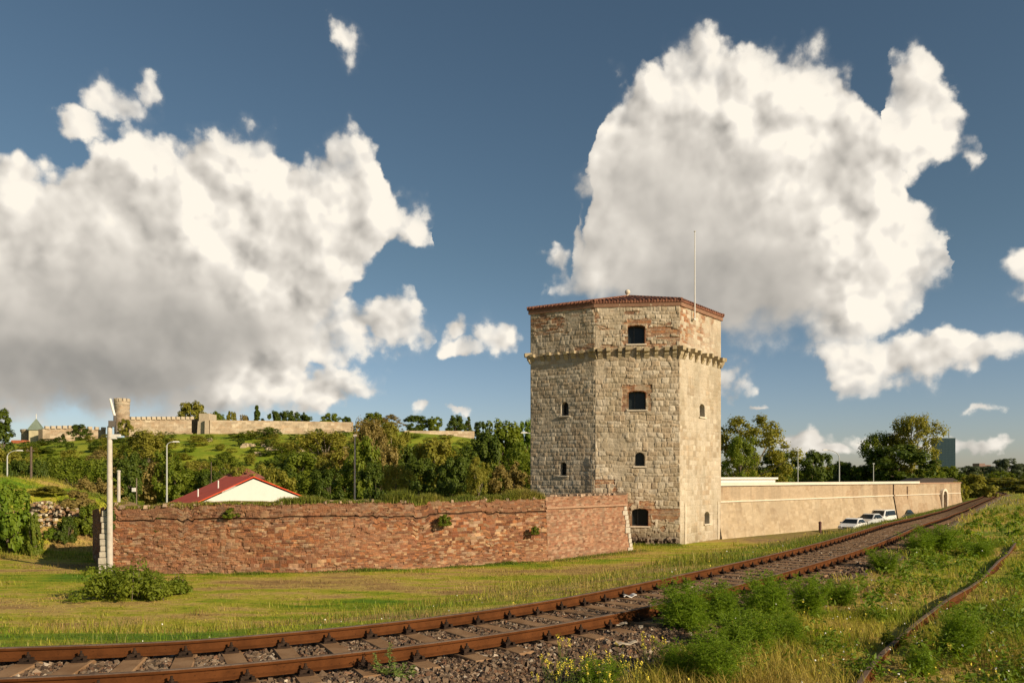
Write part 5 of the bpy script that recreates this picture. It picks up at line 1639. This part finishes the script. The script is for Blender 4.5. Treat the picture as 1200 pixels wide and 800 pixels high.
# right of the tower
G3 = "trees behind the pale wall"
tree('airy1', 884, 487, 132, 86, "large open green tree right of the stone tower", L_OLIVE, M_BARKP, G3)
tree('airy0', 868, 512, 124, 56, "mid green tree filling the gap beside the stone tower", L_MID, None, G3)
tree('broad1', 910, 528, 140, 50, "lower dark tree at the right foot of the large open tree", L_DARK, None, G3)
tree('broad2', 954, 529, 142, 36, "small dark tree in the middle of the pale wall's skyline", L_DARK, M_BARKP, G3)
tree('dense0', 984, 541, 150, 34, "low dark round tree behind the long-armed lamp", L_DARK, None, G3)
tree('broad0', 1004, 545, 150, 30, "low bright green tree right of the long-armed lamp", L_BRIGHT, None, G3)
tree('airy0', 1036, 508, 150, 62, "left one of the pair of tall trees near the glass tower", L_MID, M_BARKP, G3)
tree('airy0', 1068, 488, 146, 62, "tall olive tree just left of the glass tower", L_OLIVE, None, G3)
tree('broad1', 1050, 522, 142, 80, "dark lower tree under the pair of tall trees", L_DARK, None, G3)
tree('dense1', 1112, 546, 230, 34, "low green tree at the foot of the glass tower", L_MID, None, G3)
G4 = "trees on the far right horizon"
tree('dense0', 1134, 546, 420, 30, "hazy green tree right of the glass tower on the horizon", L_HAZY, None, G4)
tree('broad1', 1152, 546, 460, 34, "hazy tree beside the reddish block", L_HAZY, None, G4)
tree('dense1', 1181, 537, 440, 32, "largest round hazy tree on the right horizon", L_HAZY, None, G4)
tree('broad0', 1166, 547, 430, 20, "low hazy tree left of the largest round one", L_HAZY, None, G4)
tree('broad2', 1200, 543, 450, 26, "hazy tree cut by the right edge", L_HAZY, None, G4)
tree('broad1', 1218, 545, 470, 30, "hazy tree beyond the right edge, seen from a step aside", L_HAZY, None, G4)
tree('shrub0', 1140, 556, 126, 42, "green bank of bushes just past the arched door end of the wall", L_OLIVE, M_BARK)
tree('shrub1', 1122, 563, 118, 22, "low olive bush against the right end of the pale wall", L_OLIVE, M_BARK)
tree('shrub1', 1172, 559, 190, 60, "low green bushes beyond the point where the track vanishes", L_OLIVE, M_BARK)
tree('shrub0', 1210, 561, 170, 60, "low bushes by the right edge on the horizon", L_OLIVE, M_BARK)
# near bushes
tree('shrub0', 12, 566, 52.5, 52, "dense bright green bush at the left edge before the mound", L_BRIGHT, M_BARK)
tree('shrub1', 40, 600, 52.0, 20, "small green bush at the foot of the left-edge bush", L_MID, M_BARK)
tree('shrub0', 104, 590, 55.5, 30, "dark green shrub in the corner by the return wall", L_MID, M_BARK)
tree('shrub1', 78, 604, 54.5, 22, "small dark shrub under the broken rubble", L_DARK, M_BARK)
tree('shrub1', 58, 569, 58.5, 40, "olive bush on top of the grassy mound", L_OLIVE, M_BARK)
tree('shrub0', 92, 574, 57.0, 34, "brownish bush on the right flank of the grassy mound", L_BROWN, M_BARK)
tree('shrub1', 60, 618, 54.6, 16, "small bright bush below the broken rubble", L_BRIGHT, M_BARK)
zt_ = lambda px: float(wtop(np.array([px]))[0])
def wall_shrub(px, py, y, wpx, hpx, label, leaf=None):
    tree('shrub1', px, py, y, wpx, label, leaf or L_MID, M_BARK, zbase=zat(py + hpx, y), sink=0, cat='wall plant')
wall_shrub(270, 594, 43.0, 20, 13, "green tuft hanging over the brick wall below the gable")
wall_shrub(186, 601, 43.1, 8, 7, "upper small plant rooted in the brick wall near the mast", L_DARK)
wall_shrub(185, 616, 43.0, 8, 7, "lower small plant rooted in the brick wall near the mast", L_DARK)
wall_shrub(521, 602, 45.6, 16, 14, "green plant growing from the brick wall below the olive trees")
wall_shrub(130, 590, 42.9, 16, 30, "dark ivy-like plant on the brick wall end behind the mast", L_DARK)
wall_shrub(627, 616, 48.6, 10, 10, "small plant low in the brick wall near the repaired part")
# the hillside wood: one mass no one could count
r = np.random.default_rng(99)
mass = {m: MB() for m in ('d', 'm', 'o', 'b')}
def mass_tree(px, ptop, y, wpx, m, keep=.30):
    key = ['broad0', 'broad1', 'dense0', 'dense1', 'broad2', 'airy1'][r.integers(6)]
    crown, _, kind = PROTO[key]
    x = xat(px, y); zb = gz(x, y); h = max(2.0, zat(ptop, y) - zb)
    v = crown.v[0].reshape(-1, 4, 3); sel = r.random(len(v)) < keep; v = v[sel]
    c = v.mean(1, keepdims=True); v = c + (v - c) * 1.45
    w = wpx / FPX * y / WID[kind]; a = r.uniform(0, 6.28)
    R = np.array([[cos(a), -sin(a), 0], [sin(a), cos(a), 0], [0, 0, 1]])
    v = (v.reshape(-1, 3) * np.array([w, w, h / 10])) @ R.T + np.array([x, y, zb])
    mass[m].add(v, np.arange(len(v)).reshape(-1, 4))
for k in range(150):
    px = r.uniform(-60, 640); y = r.uniform(100, 230)
    hi = np.interp(px, [0, 60, 120, 150, 200, 240, 300, 360, 420, 480, 560, 640], [530, 528, 526, 524, 526, 545, 545, 533, 512, 520, 520, 512])
    ptop = r.uniform(hi, 568) if y < 170 else r.uniform(hi, hi + 22)
    mass_tree(px, ptop, y, r.uniform(30, 54) , 'dmmoomb'[r.integers(7)])
for k in range(200):                                     # scrub on the slope itself
    px = r.choice([r.uniform(-20, 235), r.uniform(325, 560), r.uniform(225, 480)]); y = r.uniform(240, 318)
    x = xat(px, y); g = gz(x, y); mass_tree(px, HOR - (g + r.uniform(1.2, 4.8) - CAMZ) * FPX / y, y, r.uniform(12, 26), 'omdo'[r.integers(4)], .18)
for k in range(40):
    px = r.uniform(845, 1090); y = r.uniform(150, 230)
    mass_tree(px, r.uniform(546, 556), y, r.uniform(30, 50), 'dmo'[r.integers(3)])
for k in range(70):
    px = r.uniform(1085, 1330); y = r.uniform(380, 900)
    mass_tree(px, r.uniform(551, 556), y, r.uniform(14, 26), 'f' if False else 'm', .12)
for m, mat, nm in (('d', L_DARK, "dark_woodland"), ('m', L_MID, "green_woodland"), ('o', L_OLIVE, "olive_woodland"), ('b', L_BROWN, "brown_woodland")):
    tag(mass[m].build(nm, mat), kind='stuff', label={'d': "dark green woodland filling the gaps of the hillside", 'm': "mid green woodland on the hillside and far horizon", 'o': "olive green woodland scattered over the hillside", 'b': "brownish woodland scattered over the hillside"}[m])
# ------------------------------------------------------------------ grass and weeds
def grass_mat(name, tint=(1, 1, 1), vary=.5, mix=None):
    m, nt, b = new_mat(name)
    g = grass_color(nt, wpos(nt))
    if mix: g = mixc(nt, mix[0], g, mix[1])
    gi = nt.nodes.new('ShaderNodeNewGeometry'); r = S(nt, gi.outputs['Random Per Island'])
    f = r * vary * 2 + (1.0 - vary)
    col = mixc(nt, 1.0, mixc(nt, 1.0, g, tuple(tint), 'MULTIPLY'), combine(nt, f, f, f), 'MULTIPLY')
    col = mixc(nt, r.step(.89, .91) * .6, col, (.40, .34, .12))
    nt.links.new(col.s, b.inputs['Base Color']); b.inputs['Roughness'].default_value = .6; b.inputs['Specular IOR Level'].default_value = .2
    t = nt.nodes.new('ShaderNodeBsdfTranslucent'); nt.links.new(col.s, t.inputs['Color'])
    mx = nt.nodes.new('ShaderNodeMixShader'); mx.inputs[0].default_value = .4
    nt.links.new(b.outputs[0], mx.inputs[1]); nt.links.new(t.outputs[0], mx.inputs[2]); nt.links.new(mx.outputs[0], nt.nodes['Material Output'].inputs['Surface'])
    return m

def blades(P, h, w, lean, r):
    """Bent grass blades of height h and width w rooted at P."""
    n = len(P); a = r.uniform(0, 2 * pi, n); d = np.stack([np.cos(a), np.sin(a), 0 * a], 1); s = np.stack([-np.sin(a), np.cos(a), 0 * a], 1)
    L = (lean * r.uniform(.2, 1.3, n))[:, None]; h = h[:, None]; w = w[:, None] / 2; up = np.array([0, 0, 1.0])
    m = P + up * h * .55 + d * h * L * .30; t = P + up * h * (1 - .25 * L) + d * h * L * .95
    v = np.stack([P - s * w, P + s * w, m + s * w * .75, m - s * w * .75, t], 1).reshape(-1, 3)
    i = np.arange(n)[:, None] * 5
    return v, np.concatenate([i, i + 1, i + 2, i + 3], 1), np.concatenate([i + 3, i + 2, i + 4], 1)

def scatter(r, n, x0, x1, y0, y1):
    x = r.uniform(x0, x1, n); y = r.uniform(y0, y1, n)
    vis = (np.abs(x) < y * .69 + 1.5)
    return x[vis], y[vis]

def blade_obj(name, label, mat, sets, seed):
    r = np.random.default_rng(seed); mb = MB()
    for (P, h, w, lean) in sets:
        v, q, t = blades(P, h, w, lean, r)
        b = mb.n; mb.add(v, q); mb.f.append((t + b, 0))
    return tag(mb.build(name, mat), kind='stuff', label=label)

def near_sets():
    r = np.random.default_rng(51); out = []
    for (x0, x1, y0, y1, n, w) in ((-3, 10, 7.2, 14, 90000, .009), (0, 26, 13, 30, 90000, .016), (8, 70, 28, 75, 60000, .04), (30, 150, 70, 190, 30000, .10)):
        x, y = scatter(r, n, x0, x1, y0, y1)
        d = track_dist(x, y)
        near = d < -1.25 - .6 * (fbm(x * .8, y * .8, 3) - .4) - np.interp(x, [-1, 1.8, 3.2], [2.2, 1.1, 0])
        sd_ = np.min(np.hypot(x[:, None] - SIDE[None, ::3, 0], y[:, None] - SIDE[None, ::3, 1]), 1)
        near &= (sd_ > .34) | (fbm(x * .5, y * .5, 88, 2) > .57)
        x, y, d = x[near], y[near], d[near]
        dens = fbm(x * .7, y * .7, 12, 4)
        keep = r.random(len(x)) < .25 + 1.5 * np.clip(dens - .30, 0, 1)
        x, y, dens, d = x[keep], y[keep], dens[keep], d[keep]
        tall = sstep(fbm(x * .45 + 9, y * .45, 14, 3), .48, .66) * sstep(-d, 9.5, 6.0)
        h = (.08 + .12 * dens + .20 * tall) * r.uniform(.5, 1.35, len(x)) * np.interp(y, [8, 30, 80], [1, 1.1, 1.7])
        out.append((np.stack([x, y, ground_z(x, y) - .02], 1), h, np.full(len(x), w), .9))
    return out
M_GRASS = grass_mat("trackside_grass", (1.32, 1.28, 1.05), .5, (.22, (.17, .24, .03)))
blade_obj("trackside_grass", "mixed green and straw grass and weeds on the near side of the railway", M_GRASS, near_sets(), 1)

def far_sets():
    r = np.random.default_rng(52); out = []
    for (x0, x1, y0, y1, n, w, k) in ((-20, 14, 9.5, 26, 70000, .014, 1.0), (-36, 30, 22, 62, 120000, .030, 1.0), (14, 70, 45, 110, 50000, .05, 1.3)):
        x, y = scatter(r, n, x0, x1, y0, y1)
        d = track_dist(x, y)
        i = np.clip(np.searchsorted(WALLPATH[:, 0], x), 0, len(WALLPATH) - 1)
        front = np.where(x < 2.2, y < WALLPATH[i, 1] - .3, True) & ~((x > 1.5) & (y > 48.6 + (x - 1.5) * 1.05) & (x < 9)) & ~((x > 5.5) & (x < 18.4) & (y > 60.7))
        frontw = (x - RW0[0]) * RWN[0] + (y - RW0[1]) * RWN[1]; alongw = (x - RW0[0]) * RWD[0] + (y - RW0[1]) * RWD[1]
        ok = (d > .98) & (front | (x < -22.5)) & ~((frontw < 7.5 + r.normal(0, .8, len(x))) & (alongw > -2))
        x, y, d = x[ok], y[ok], d[ok]
        verge = sstep(d, 7.0, 1.2); foot = sstep(fbm(x * .5, y * .5, 15, 3), .5, .65)
        keep = r.random(len(x)) < .45 + .3 * foot
        x, y, d, verge, foot = (q[keep] for q in (x, y, d, verge, foot))
        h = (.05 + .16 * np.clip(fbm(x * .9, y * .9, 16) - .30, 0, 1) + .06 * foot + .22 * sstep(fbm(x * .35, y * .8, 26, 3), .62, .72)) * r.uniform(.5, 1.4, len(x)) * k
        out.append((np.stack([x, y, ground_z(x, y) - .02], 1), h, np.full(len(x), w), .8))
    return out
blade_obj("meadow_grass", "short sunlit grass of the strip between the railway and the walls", grass_mat("short_meadow_grass", (1.0, 1.0, 1.0), .5, (.10, (.14, .21, .022))), far_sets(), 2)

def verge_sets():                                          # longer fresh grass along the rail and the wall's foot
    r = np.random.default_rng(53); out = []
    i = r.integers(30, 520, 34000); d = .98 + r.gamma(2.0, .55, len(i))
    P = TRACK[i] + TN[i] * d[:, None] + r.uniform(-.1, .1, (len(i), 2))
    c = fbm(P[:, 0] * .5, P[:, 1] * .5, 18, 3); k = r.random(len(i)) < np.clip(c * 2.6 - .60, 0, 1); P, d, c = P[k], d[k], c[k]
    out.append((np.concatenate([P, (ground_z(P[:, 0], P[:, 1]) - .02)[:, None]], 1), (.10 + .30 * np.clip(c - .35, 0, 1)) * r.uniform(.5, 1.5, len(P)), np.full(len(P), .014), .8))
    u = r.uniform(0, WL, 9000); off = .35 + r.gamma(1.5, .22, len(u)); P = wp(u) + wn(u) * off[:, None]
    c = fbm(u * .5, u * 0, 19, 3); out.append((np.concatenate([P, (ground_z(P[:, 0], P[:, 1]) - .03)[:, None]], 1), (.06 + .40 * np.clip(c - .42, 0, 1)) * r.uniform(.5, 1.5, len(u)), np.full(len(u), .026), .8))
    u = r.uniform(0, RL + 1, 3500); P = R0 + rd * u[:, None] + rn * (.60 + r.gamma(1.5, .25, len(u)))[:, None]
    out.append((np.concatenate([P, (ground_z(P[:, 0], P[:, 1]) - .03)[:, None]], 1), np.full(len(u), .14) * r.uniform(.4, 1.6, len(u)), np.full(len(u), .028), .8))
    a, dd, nr, L_ = FACES[1]; u = r.uniform(2.5, L_, 2500); P = a + dd * u[:, None] + nr * (.2 + r.gamma(1.5, .35, len(u)))[:, None]
    out.append((np.concatenate([P, (ground_z(P[:, 0], P[:, 1]) - .03)[:, None]], 1), np.full(len(u), .16) * r.uniform(.4, 1.6, len(u)), np.full(len(u), .03), .8))
    return out
blade_obj("verge_grass", "fresh green taller grass along the far rail and the foot of the walls", grass_mat("fresh_verge_grass", (1, 1, 1), .4, (.75, (.110, .185, .018))), verge_sets(), 3)

def top_sets():
    r = np.random.default_rng(54); out = []
    u = r.uniform(0, WL, 26000); P = wp(u) - wn(u) * r.uniform(-.05, 1.7, len(u))[:, None]
    c = fbm(u * .6, u * 0, 20, 3) * np.interp(u, [0, 6, 12, WL], [.75, .8, 1.15, 1.2])
    out.append((np.concatenate([P, (wtop(u) - .05)[:, None]], 1), (.16 + .95 * np.clip(c - .36, 0, 1)) * r.uniform(.4, 1.5, len(u)), np.full(len(u), .034), .8))
    x = r.uniform(-60, -26, 26000); y = r.uniform(50, 70, len(x)); z = ground_z(x, y)
    out.append((np.stack([x, y, z - .02], 1), r.uniform(.08, .40, len(x)) * (.4 + fbm(x * .5, y * .5, 23)), np.full(len(x), .04), .8))
    return out
blade_obj("wall_top_grass", "ragged olive grass growing along the brick wall's top and on the mound", grass_mat("wall_top_grass", (1, 1, 1), .45, (.55, (.23, .225, .045))), top_sets(), 4)

# ------------------------------------------------------------------ leafy weeds, fennel, flowers
rv = np.random.default_rng(60)
def weeds_mesh():
    r = np.random.default_rng(61); V = []
    for (x0, x1, y0, y1, n, s) in ((-3, 9, 7.4, 13, 1500, .045), (2, 24, 12, 30, 2000, .070), (12, 60, 28, 80, 1200, .15)):
        x, y = scatter(r, n, x0, x1, y0, y1); d = track_dist(x, y)
        sd_ = np.min(np.hypot(x[:, None] - SIDE[None, ::3, 0], y[:, None] - SIDE[None, ::3, 1]), 1)
        k = (d < -2.0 - np.interp(x, [-1, 3.5], [1.3, 0])) & (fbm(x * .6, y * .6, 33) > .42) & ((sd_ > .5) | (fbm(x * .5, y * .5, 88, 2) > .60)); x, y = x[k], y[k]
        z = ground_z(x, y)
        for a, b, c in zip(x, y, z):
            m = r.integers(14, 34); H = r.uniform(.12, .42)
            p = np.stack([r.normal(0, .09, m), r.normal(0, .09, m), r.uniform(.02, H, m)], 1) + (a, b, c)
            V.append((p, r.normal(0, .6, (m, 3)) + (0, 0, .8), r.uniform(.5, 1.2, m) * s))
    mb = MB(); v, f = leaf_cards(np.concatenate([q[0] for q in V]), np.concatenate([q[1] for q in V]), np.concatenate([q[2] for q in V]), r, .42)
    return mb.add(v, f)
tag(weeds_mesh().build("trackside_weeds", L_BRIGHT), kind='stuff', label="small leafy green weeds mixed into the trackside grass")

def dots_mesh():
    """Tiny white and yellow blossoms scattered in the weeds."""
    r = np.random.default_rng(62); mb = MB()
    for (x0, x1, y0, y1, n, s, mi) in ((-1, 9, 7.6, 13, 260, .011, 0), (3, 24, 12, 30, 180, .016, 0), (-1, 9, 7.6, 13, 260, .012, 1), (3, 24, 12, 30, 300, .018, 1), (-16, 6, 9.3, 14, 120, .010, 0)):
        x, y = scatter(r, n, x0, x1, y0, y1); d = track_dist(x, y); k = (((d < -2.0 - np.interp(x, [-1, 3.5], [.9, 0])) & (fbm(x * .8, y * .8, 41 + mi) > .5)) | ((d > 1.0) & (d < 2.6))); x, y = x[k], y[k]
        p = np.stack([x, y, ground_z(x, y) + r.uniform(.12, .42, len(x))], 1)
        for _ in range(3):
            v, f = leaf_cards(p + r.normal(0, s * .25, p.shape), r.normal(0, .7, p.shape) + (0, -.3, .6), np.full(len(p), s), r, 1.0)
            mb.add(v, f, mi)
    return mb
M_WFLOWER = plain("white_petals", (.72, .70, .60), .7, .05); M_YFLOWER = plain("yellow_petals", (.62, .50, .045), .7, .15)
tag(dots_mesh().build("tiny_blossoms", [M_WFLOWER, M_YFLOWER]), kind='stuff', label="tiny white and yellow blossoms dotted through the weeds")

M_FENNEL = leaf_mat("feathery_fennel_green", (.150, .250, .013), (.260, .350, .028), .48)
def fennel_proto(seed, n=20, H=1.0):
    r = np.random.default_rng(seed); mb = MB(); stem = MB(); P, D, Ls = [], [], []
    for k in range(n):
        a = r.uniform(0, 2 * pi); sp_ = r.uniform(.05, .62); h = H * r.uniform(.55, 1.0)
        tip = np.array([cos(a) * sp_ * .8, sin(a) * sp_ * .8, h]); b = np.array([cos(a) * .08, sin(a) * .08, 0])
        mid = (b + tip) / 2 + np.array([0, 0, h * .10])
        stem.tube([b, mid, tip], [.010, .007, .003], 4)
        for f in np.linspace(.12, 1.0, 15):
            p = (1 - f) ** 2 * b + 2 * f * (1 - f) * mid + f * f * tip
            for q in range(3):
                th = r.uniform(0, 2 * pi); L = .26 * (1.15 - f * .75) * r.uniform(.6, 1.2)
                dr = np.array([cos(th), sin(th), r.uniform(.1, .8)]); dr /= np.linalg.norm(dr)
                m = 22
                t = r.uniform(.1, 1, m)[:, None]
                P.append(p + dr * L * t); dd = dr * .7 + r.normal(0, .55, (m, 3)); D.append(dd / np.linalg.norm(dd, axis=1, keepdims=True)); Ls.append(L * r.uniform(.16, .42, m) * (1.15 - t[:, 0] * .5))
    P, D, Ls = np.concatenate(P), np.concatenate(D), np.concatenate(Ls)
    s = np.cross(D, r.normal(size=D.shape)); s /= np.linalg.norm(s, axis=1, keepdims=True) + 1e-9
    w = .0046
    v = np.stack([P - s * w, P + s * w, P + D * Ls[:, None]], 1).reshape(-1, 3)
    mb.add(v, np.arange(len(v)).reshape(-1, 3))
    return mb, stem
FEN = []
for sd in (1, 2, 3):
    a_, b_ = fennel_proto(sd)
    FEN.append((a_.build("foliage", M_FENNEL, None, loc=(0, 0, 0)), b_.build("stems", M_FENNEL, None, loc=(0, 0, 0))))
first = [True] * 3
def at_ground(px, py, zg=2.95):
    y = (CAMZ - zg) * FPX / (py - HOR); return xat(px, y), y
def fennel(px, pyb, hpx, wpx, label):
    x, y = at_ground(px, pyb); i = rv.integers(3); z = gz(x, y)
    t = thing("fennel_plant", label, "plant", (x, y, z - .02), rv.uniform(0, 6.28), "feathery fennel clumps")
    h = 1.12 * hpx / FPX * y; w = 1.42 * wpx / FPX * y / 1.3
    t.scale = (w, w, h * 1.0)
    for o in FEN[i]:
        if first[i]: o.parent = t
        else:
            c = o.copy(); C.objects.link(c); c.parent = t
    first[i] = False
fennel(808, 748, 60, 90, "big feathery fennel leaning over the near rail left of the others")
fennel(850, 738, 50, 70, "feathery fennel right beside the near rail behind the big one")
fennel(838, 803, 64, 90, "large feathery fennel nearest the camera at the bottom edge")
fennel(795, 795, 46, 60, "short fennel between the yellow flowers and the largest clump")
fennel(905, 732, 56, 86, "wide feathery fennel in the middle of the weeds by the rail")
fennel(948, 724, 48, 66, "feathery fennel right of the wide one")
fennel(880, 768, 54, 84, "feathery fennel in the centre of the weed patch")
fennel(928, 752, 36, 60, "low fennel on the dry grass edge of the patch")
fennel(985, 706, 28, 54, "small fennel tuft past the right end of the patch")
fennel(1102, 646, 30, 60, "green bushy fennel between the main track and the far end of the siding rail")
fennel(1118, 765, 58, 66, "lone feathery fennel growing over the siding rail")
fennel(1076, 652, 26, 44, "small fennel close to the near rail in the distance")
fennel(1036, 672, 26, 44, "fennel tuft beside the near rail, in line with the parked cars")
fennel(700, 810, 40, 70, "fennel at the bottom edge below the ballast patch")
fennel(1085, 785, 34, 44, "dark low fennel left of the lone one by the siding rail")
fennel(1150, 650, 18, 40, "faraway fennel near the siding rail's far end")

M_STALK = leaf_mat("pale_green_stalk", (.10, .145, .03), (.19, .21, .05), .3)
def flower_proto(seed):
    r = np.random.default_rng(seed); st, fl = MB(), []; H = 1.0
    for k in range(r.integers(2, 5)):
        a = r.uniform(0, 6.28); tip = np.array([cos(a) * .16, sin(a) * .16, H * r.uniform(.7, 1.0)])
        st.tube([(0, 0, 0), tip * .5 + r.normal(0, .02, 3), tip], [.007, .005, .003], 4)
        m = 16; f = r.uniform(.1, .9, m)[:, None]; v, q = leaf_cards(tip * f + r.normal(0, .03, (m, 3)), r.normal(0, .7, (m, 3)) + (0, 0, .5), r.uniform(.02, .06, m) * (1.2 - f[:, 0]), r, .35); st.add(v, q)
        m = 16; v, q = leaf_cards(tip + r.normal(0, 1, (m, 3)) * (.017, .017, .026), r.normal(0, .7, (m, 3)) + (0, -.2, .6), r.uniform(.010, .019, m), r, .9); fl.append(MB().add(v, q))
    return st, fl
FLO = []
for sd in (5, 6, 7, 8):
    a_, b_ = flower_proto(sd); FLO.append((a_.build("stalk", M_STALK, None, loc=(0, 0, 0)), *[q_.build("flower_head", M_YFLOWER, None, loc=(0, 0, 0)) for q_ in b_]))
ff = [True] * 4
spots_ = [(r_[0], r_[1]) for r_ in ((455, 806),)]
for k in range(74):
    if k < 50: px, py = rv.normal(692, 30), rv.uniform(764, 830)
    elif k < 60: px, py = rv.uniform(740, 960), rv.uniform(735, 812)
    else: px, py = rv.uniform(960, 1190), rv.uniform(680, 812)
    x, y = at_ground(px, py)
    if abs(track_dist(np.array([x]), np.array([y]))[0]) < 1.9: continue
    i = rv.integers(4); h = rv.uniform(.28, .62) if k < 50 else rv.uniform(.2, .42)
    t = thing("yellow_wildflower", "slender stalk with small yellow flowers among the trackside weeds", "wildflower", (x, y, gz(x, y) - .02), rv.uniform(0, 6.28), "yellow wildflowers among the trackside weeds")
    t.scale = (h * 1.1, h * 1.1, h)
    for o in FLO[i]:
        if ff[i]: o.parent = t
        else:
            c = o.copy(); C.objects.link(c); c.parent = t
    ff[i] = False
for i in range(4):
    if ff[i]:
        for o in FLO[i]: bpy.data.objects.remove(o)
for i in range(3):
    if first[i]:
        for o in FEN[i]: bpy.data.objects.remove(o)

# the pale leafy weed standing up before the near rail
def leafy_weed(px, pyb, hpx, label, seed, leaf):
    x, y = at_ground(px, pyb); z = gz(x, y); r = np.random.default_rng(seed); H = hpx / FPX * y
    t = thing("leafy_weed", label, "plant", (x, y, z)); st, lf = MB(), MB()
    for k in range(3):
        off = np.array([r.normal(0, .10), r.normal(0, .06), 0]); h = H * (1 - .25 * k)
        tip = np.array([x, y, z]) + off * 1.3 + np.array([r.normal(0, .03), 0, h]); b0 = np.array([x, y, z - .02]) + off * .5
        st.tube([b0, (b0 + tip) / 2 + r.normal(0, .012, 3), tip], [.008, .006, .003], 5)
        for f in np.linspace(.12, 1, 15):
            p = b0 + (tip - b0) * f
            for q in range(4):
                a = r.uniform(0, 6.28); L = .15 * (1.12 - f * .85) * r.uniform(.7, 1.2); dr = np.array([cos(a), sin(a), r.uniform(.15, .8)]); dr /= np.linalg.norm(dr)
                sd = np.cross(dr, (0, 0, 1.0)); sd /= np.linalg.norm(sd); w = L * .20
                m1 = p + dr * L * .5 + np.array([0, 0, .01]); e = p + dr * L - np.array([0, 0, L * .22])
                lf.add([p, m1 - sd * w, e, m1 + sd * w], [[0, 1, 2, 3]])
    st.build("stem", M_STALK, t); lf.build("leaves", leaf, t)
M_PALEL = leaf_mat("pale_weed_leaves", (.155, .215, .045), (.26, .31, .085), .35)
leafy_weed(456, 806, 46, "pale green upright leafy weed in front of the near rail at the bottom", 71, M_PALEL)
leafy_weed(474, 812, 30, "smaller pale weed just right of the upright leafy one", 72, M_PALEL)
leafy_weed(1150, 742, 34, "dark broad-leaved weed right of the lone fennel", 73, L_MID)
leafy_weed(1180, 788, 24, "low broad-leaved weed near the bottom right corner", 74, L_MID)
leafy_weed(1050, 752, 26, "leafy weed left of the siding rail's broken stretch", 75, L_MID)
# long dark bush before the mast
def long_bush():
    r = np.random.default_rng(81); y0 = 34.2; mb, st = MB(), MB()
    x0, x1 = xat(116, y0), xat(208, y0)
    t = thing("low_bush", "low wide dark green bush in the grass before the white mast", "shrub", ((x0 + x1) / 2, y0, gz((x0 + x1) / 2, y0)))
    P, Nn = [], []
    for k in range(80):
        f = r.uniform(0, 1); cx = x0 + (x1 - x0) * f; cy = y0 + r.normal(0, .7); H = 1.6 * (np.interp(f, [0, .12, .45, .8, 1], [.55, .95, 1.0, .75, .35])) * r.uniform(.6, 1.1)
        g = gz(cx, cy); m = 110; d = r.normal(size=(m, 3)); d /= np.linalg.norm(d, axis=1, keepdims=True)
        c = np.array([cx, cy, g + H * r.uniform(.3, .75)]); P.append(np.maximum(c + d * r.uniform(.25, 1, m)[:, None] ** .5 * np.array([.42, .42, H * .36]), (-1e9, -1e9, g))); Nn.append(d + (0, 0, .5) + r.normal(0, .5, (m, 3)))
        if k % 3 == 0: st.tube([(cx, cy, g - .05), (cx + r.normal(0, .1), cy, g + H * .9)], [.02, .008], 4)
    v, f = leaf_cards(np.concatenate(P), np.concatenate(Nn), r.uniform(.05, .12, 8800), r, .45)
    mb.add(v, f).build("foliage", L_MID, t); st.build("stems", M_BARK, t)
long_bush()
# litter on the ballast and in the grass
def litter(name, px, py, size, mat, label, rz, z0=None):
    x, y = at_ground(px, py, 3.12 if z0 is None else z0)
    z = gz(x, y) if z0 is not None and z0 < 2 else ZT + .01
    t = thing(name, label, 'litter', (x, y, z), rz)
    b = MB(); sx, sy, sz = size
    xs_ = np.linspace(-sx / 2, sx / 2, 6); prof_ = [(q, sz * (.5 + .5 * sin(i * 1.7))) for i, q in enumerate(xs_)]
    top = [(q, -sy / 2 * (1 - .15 * (i % 2)), h) for i, (q, h) in enumerate(prof_)] + [(q, sy / 2 * (1 - .2 * ((i + 1) % 2)), h + .01) for i, (q, h) in enumerate(prof_)]
    lowv = [(a, c, h - .012) for a, c, h in top]
    n = 6; v = top + lowv
    f = [[i, i + 1, n + i + 1, n + i] for i in range(5)] + [[2 * n + i, 3 * n + i, 3 * n + i + 1, 2 * n + i + 1] for i in range(5)]
    f += [[i, 2 * n + i, 2 * n + i + 1, i + 1] for i in range(5)] + [[n + i, n + i + 1, 3 * n + i + 1, 3 * n + i] for i in range(5)] + [[0, n, 3 * n, 2 * n], [n - 1, 3 * n - 1, 4 * n - 1, 2 * n - 1]]
    b.add(v, f).build("scrap", mat, t, loc=(0, 0, 0))
litter("paper_scrap", 737, 700, (.26, .14, .05), M_WHITE, "crumpled white paper scrap between the rails", .3)
M_OLDW = plain("bleached_wood", (.36, .30, .22), .9, .2)
litter("wood_scrap", 722, 733, (.34, .07, .03), M_OLDW, "flat bleached board scrap on the ballast beside the yellow flowers", .2)
litter("wood_scrap", 735, 756, (.30, .05, .03), M_OLDW, "thin tilted stick lying before the fennel on the ballast", .5)
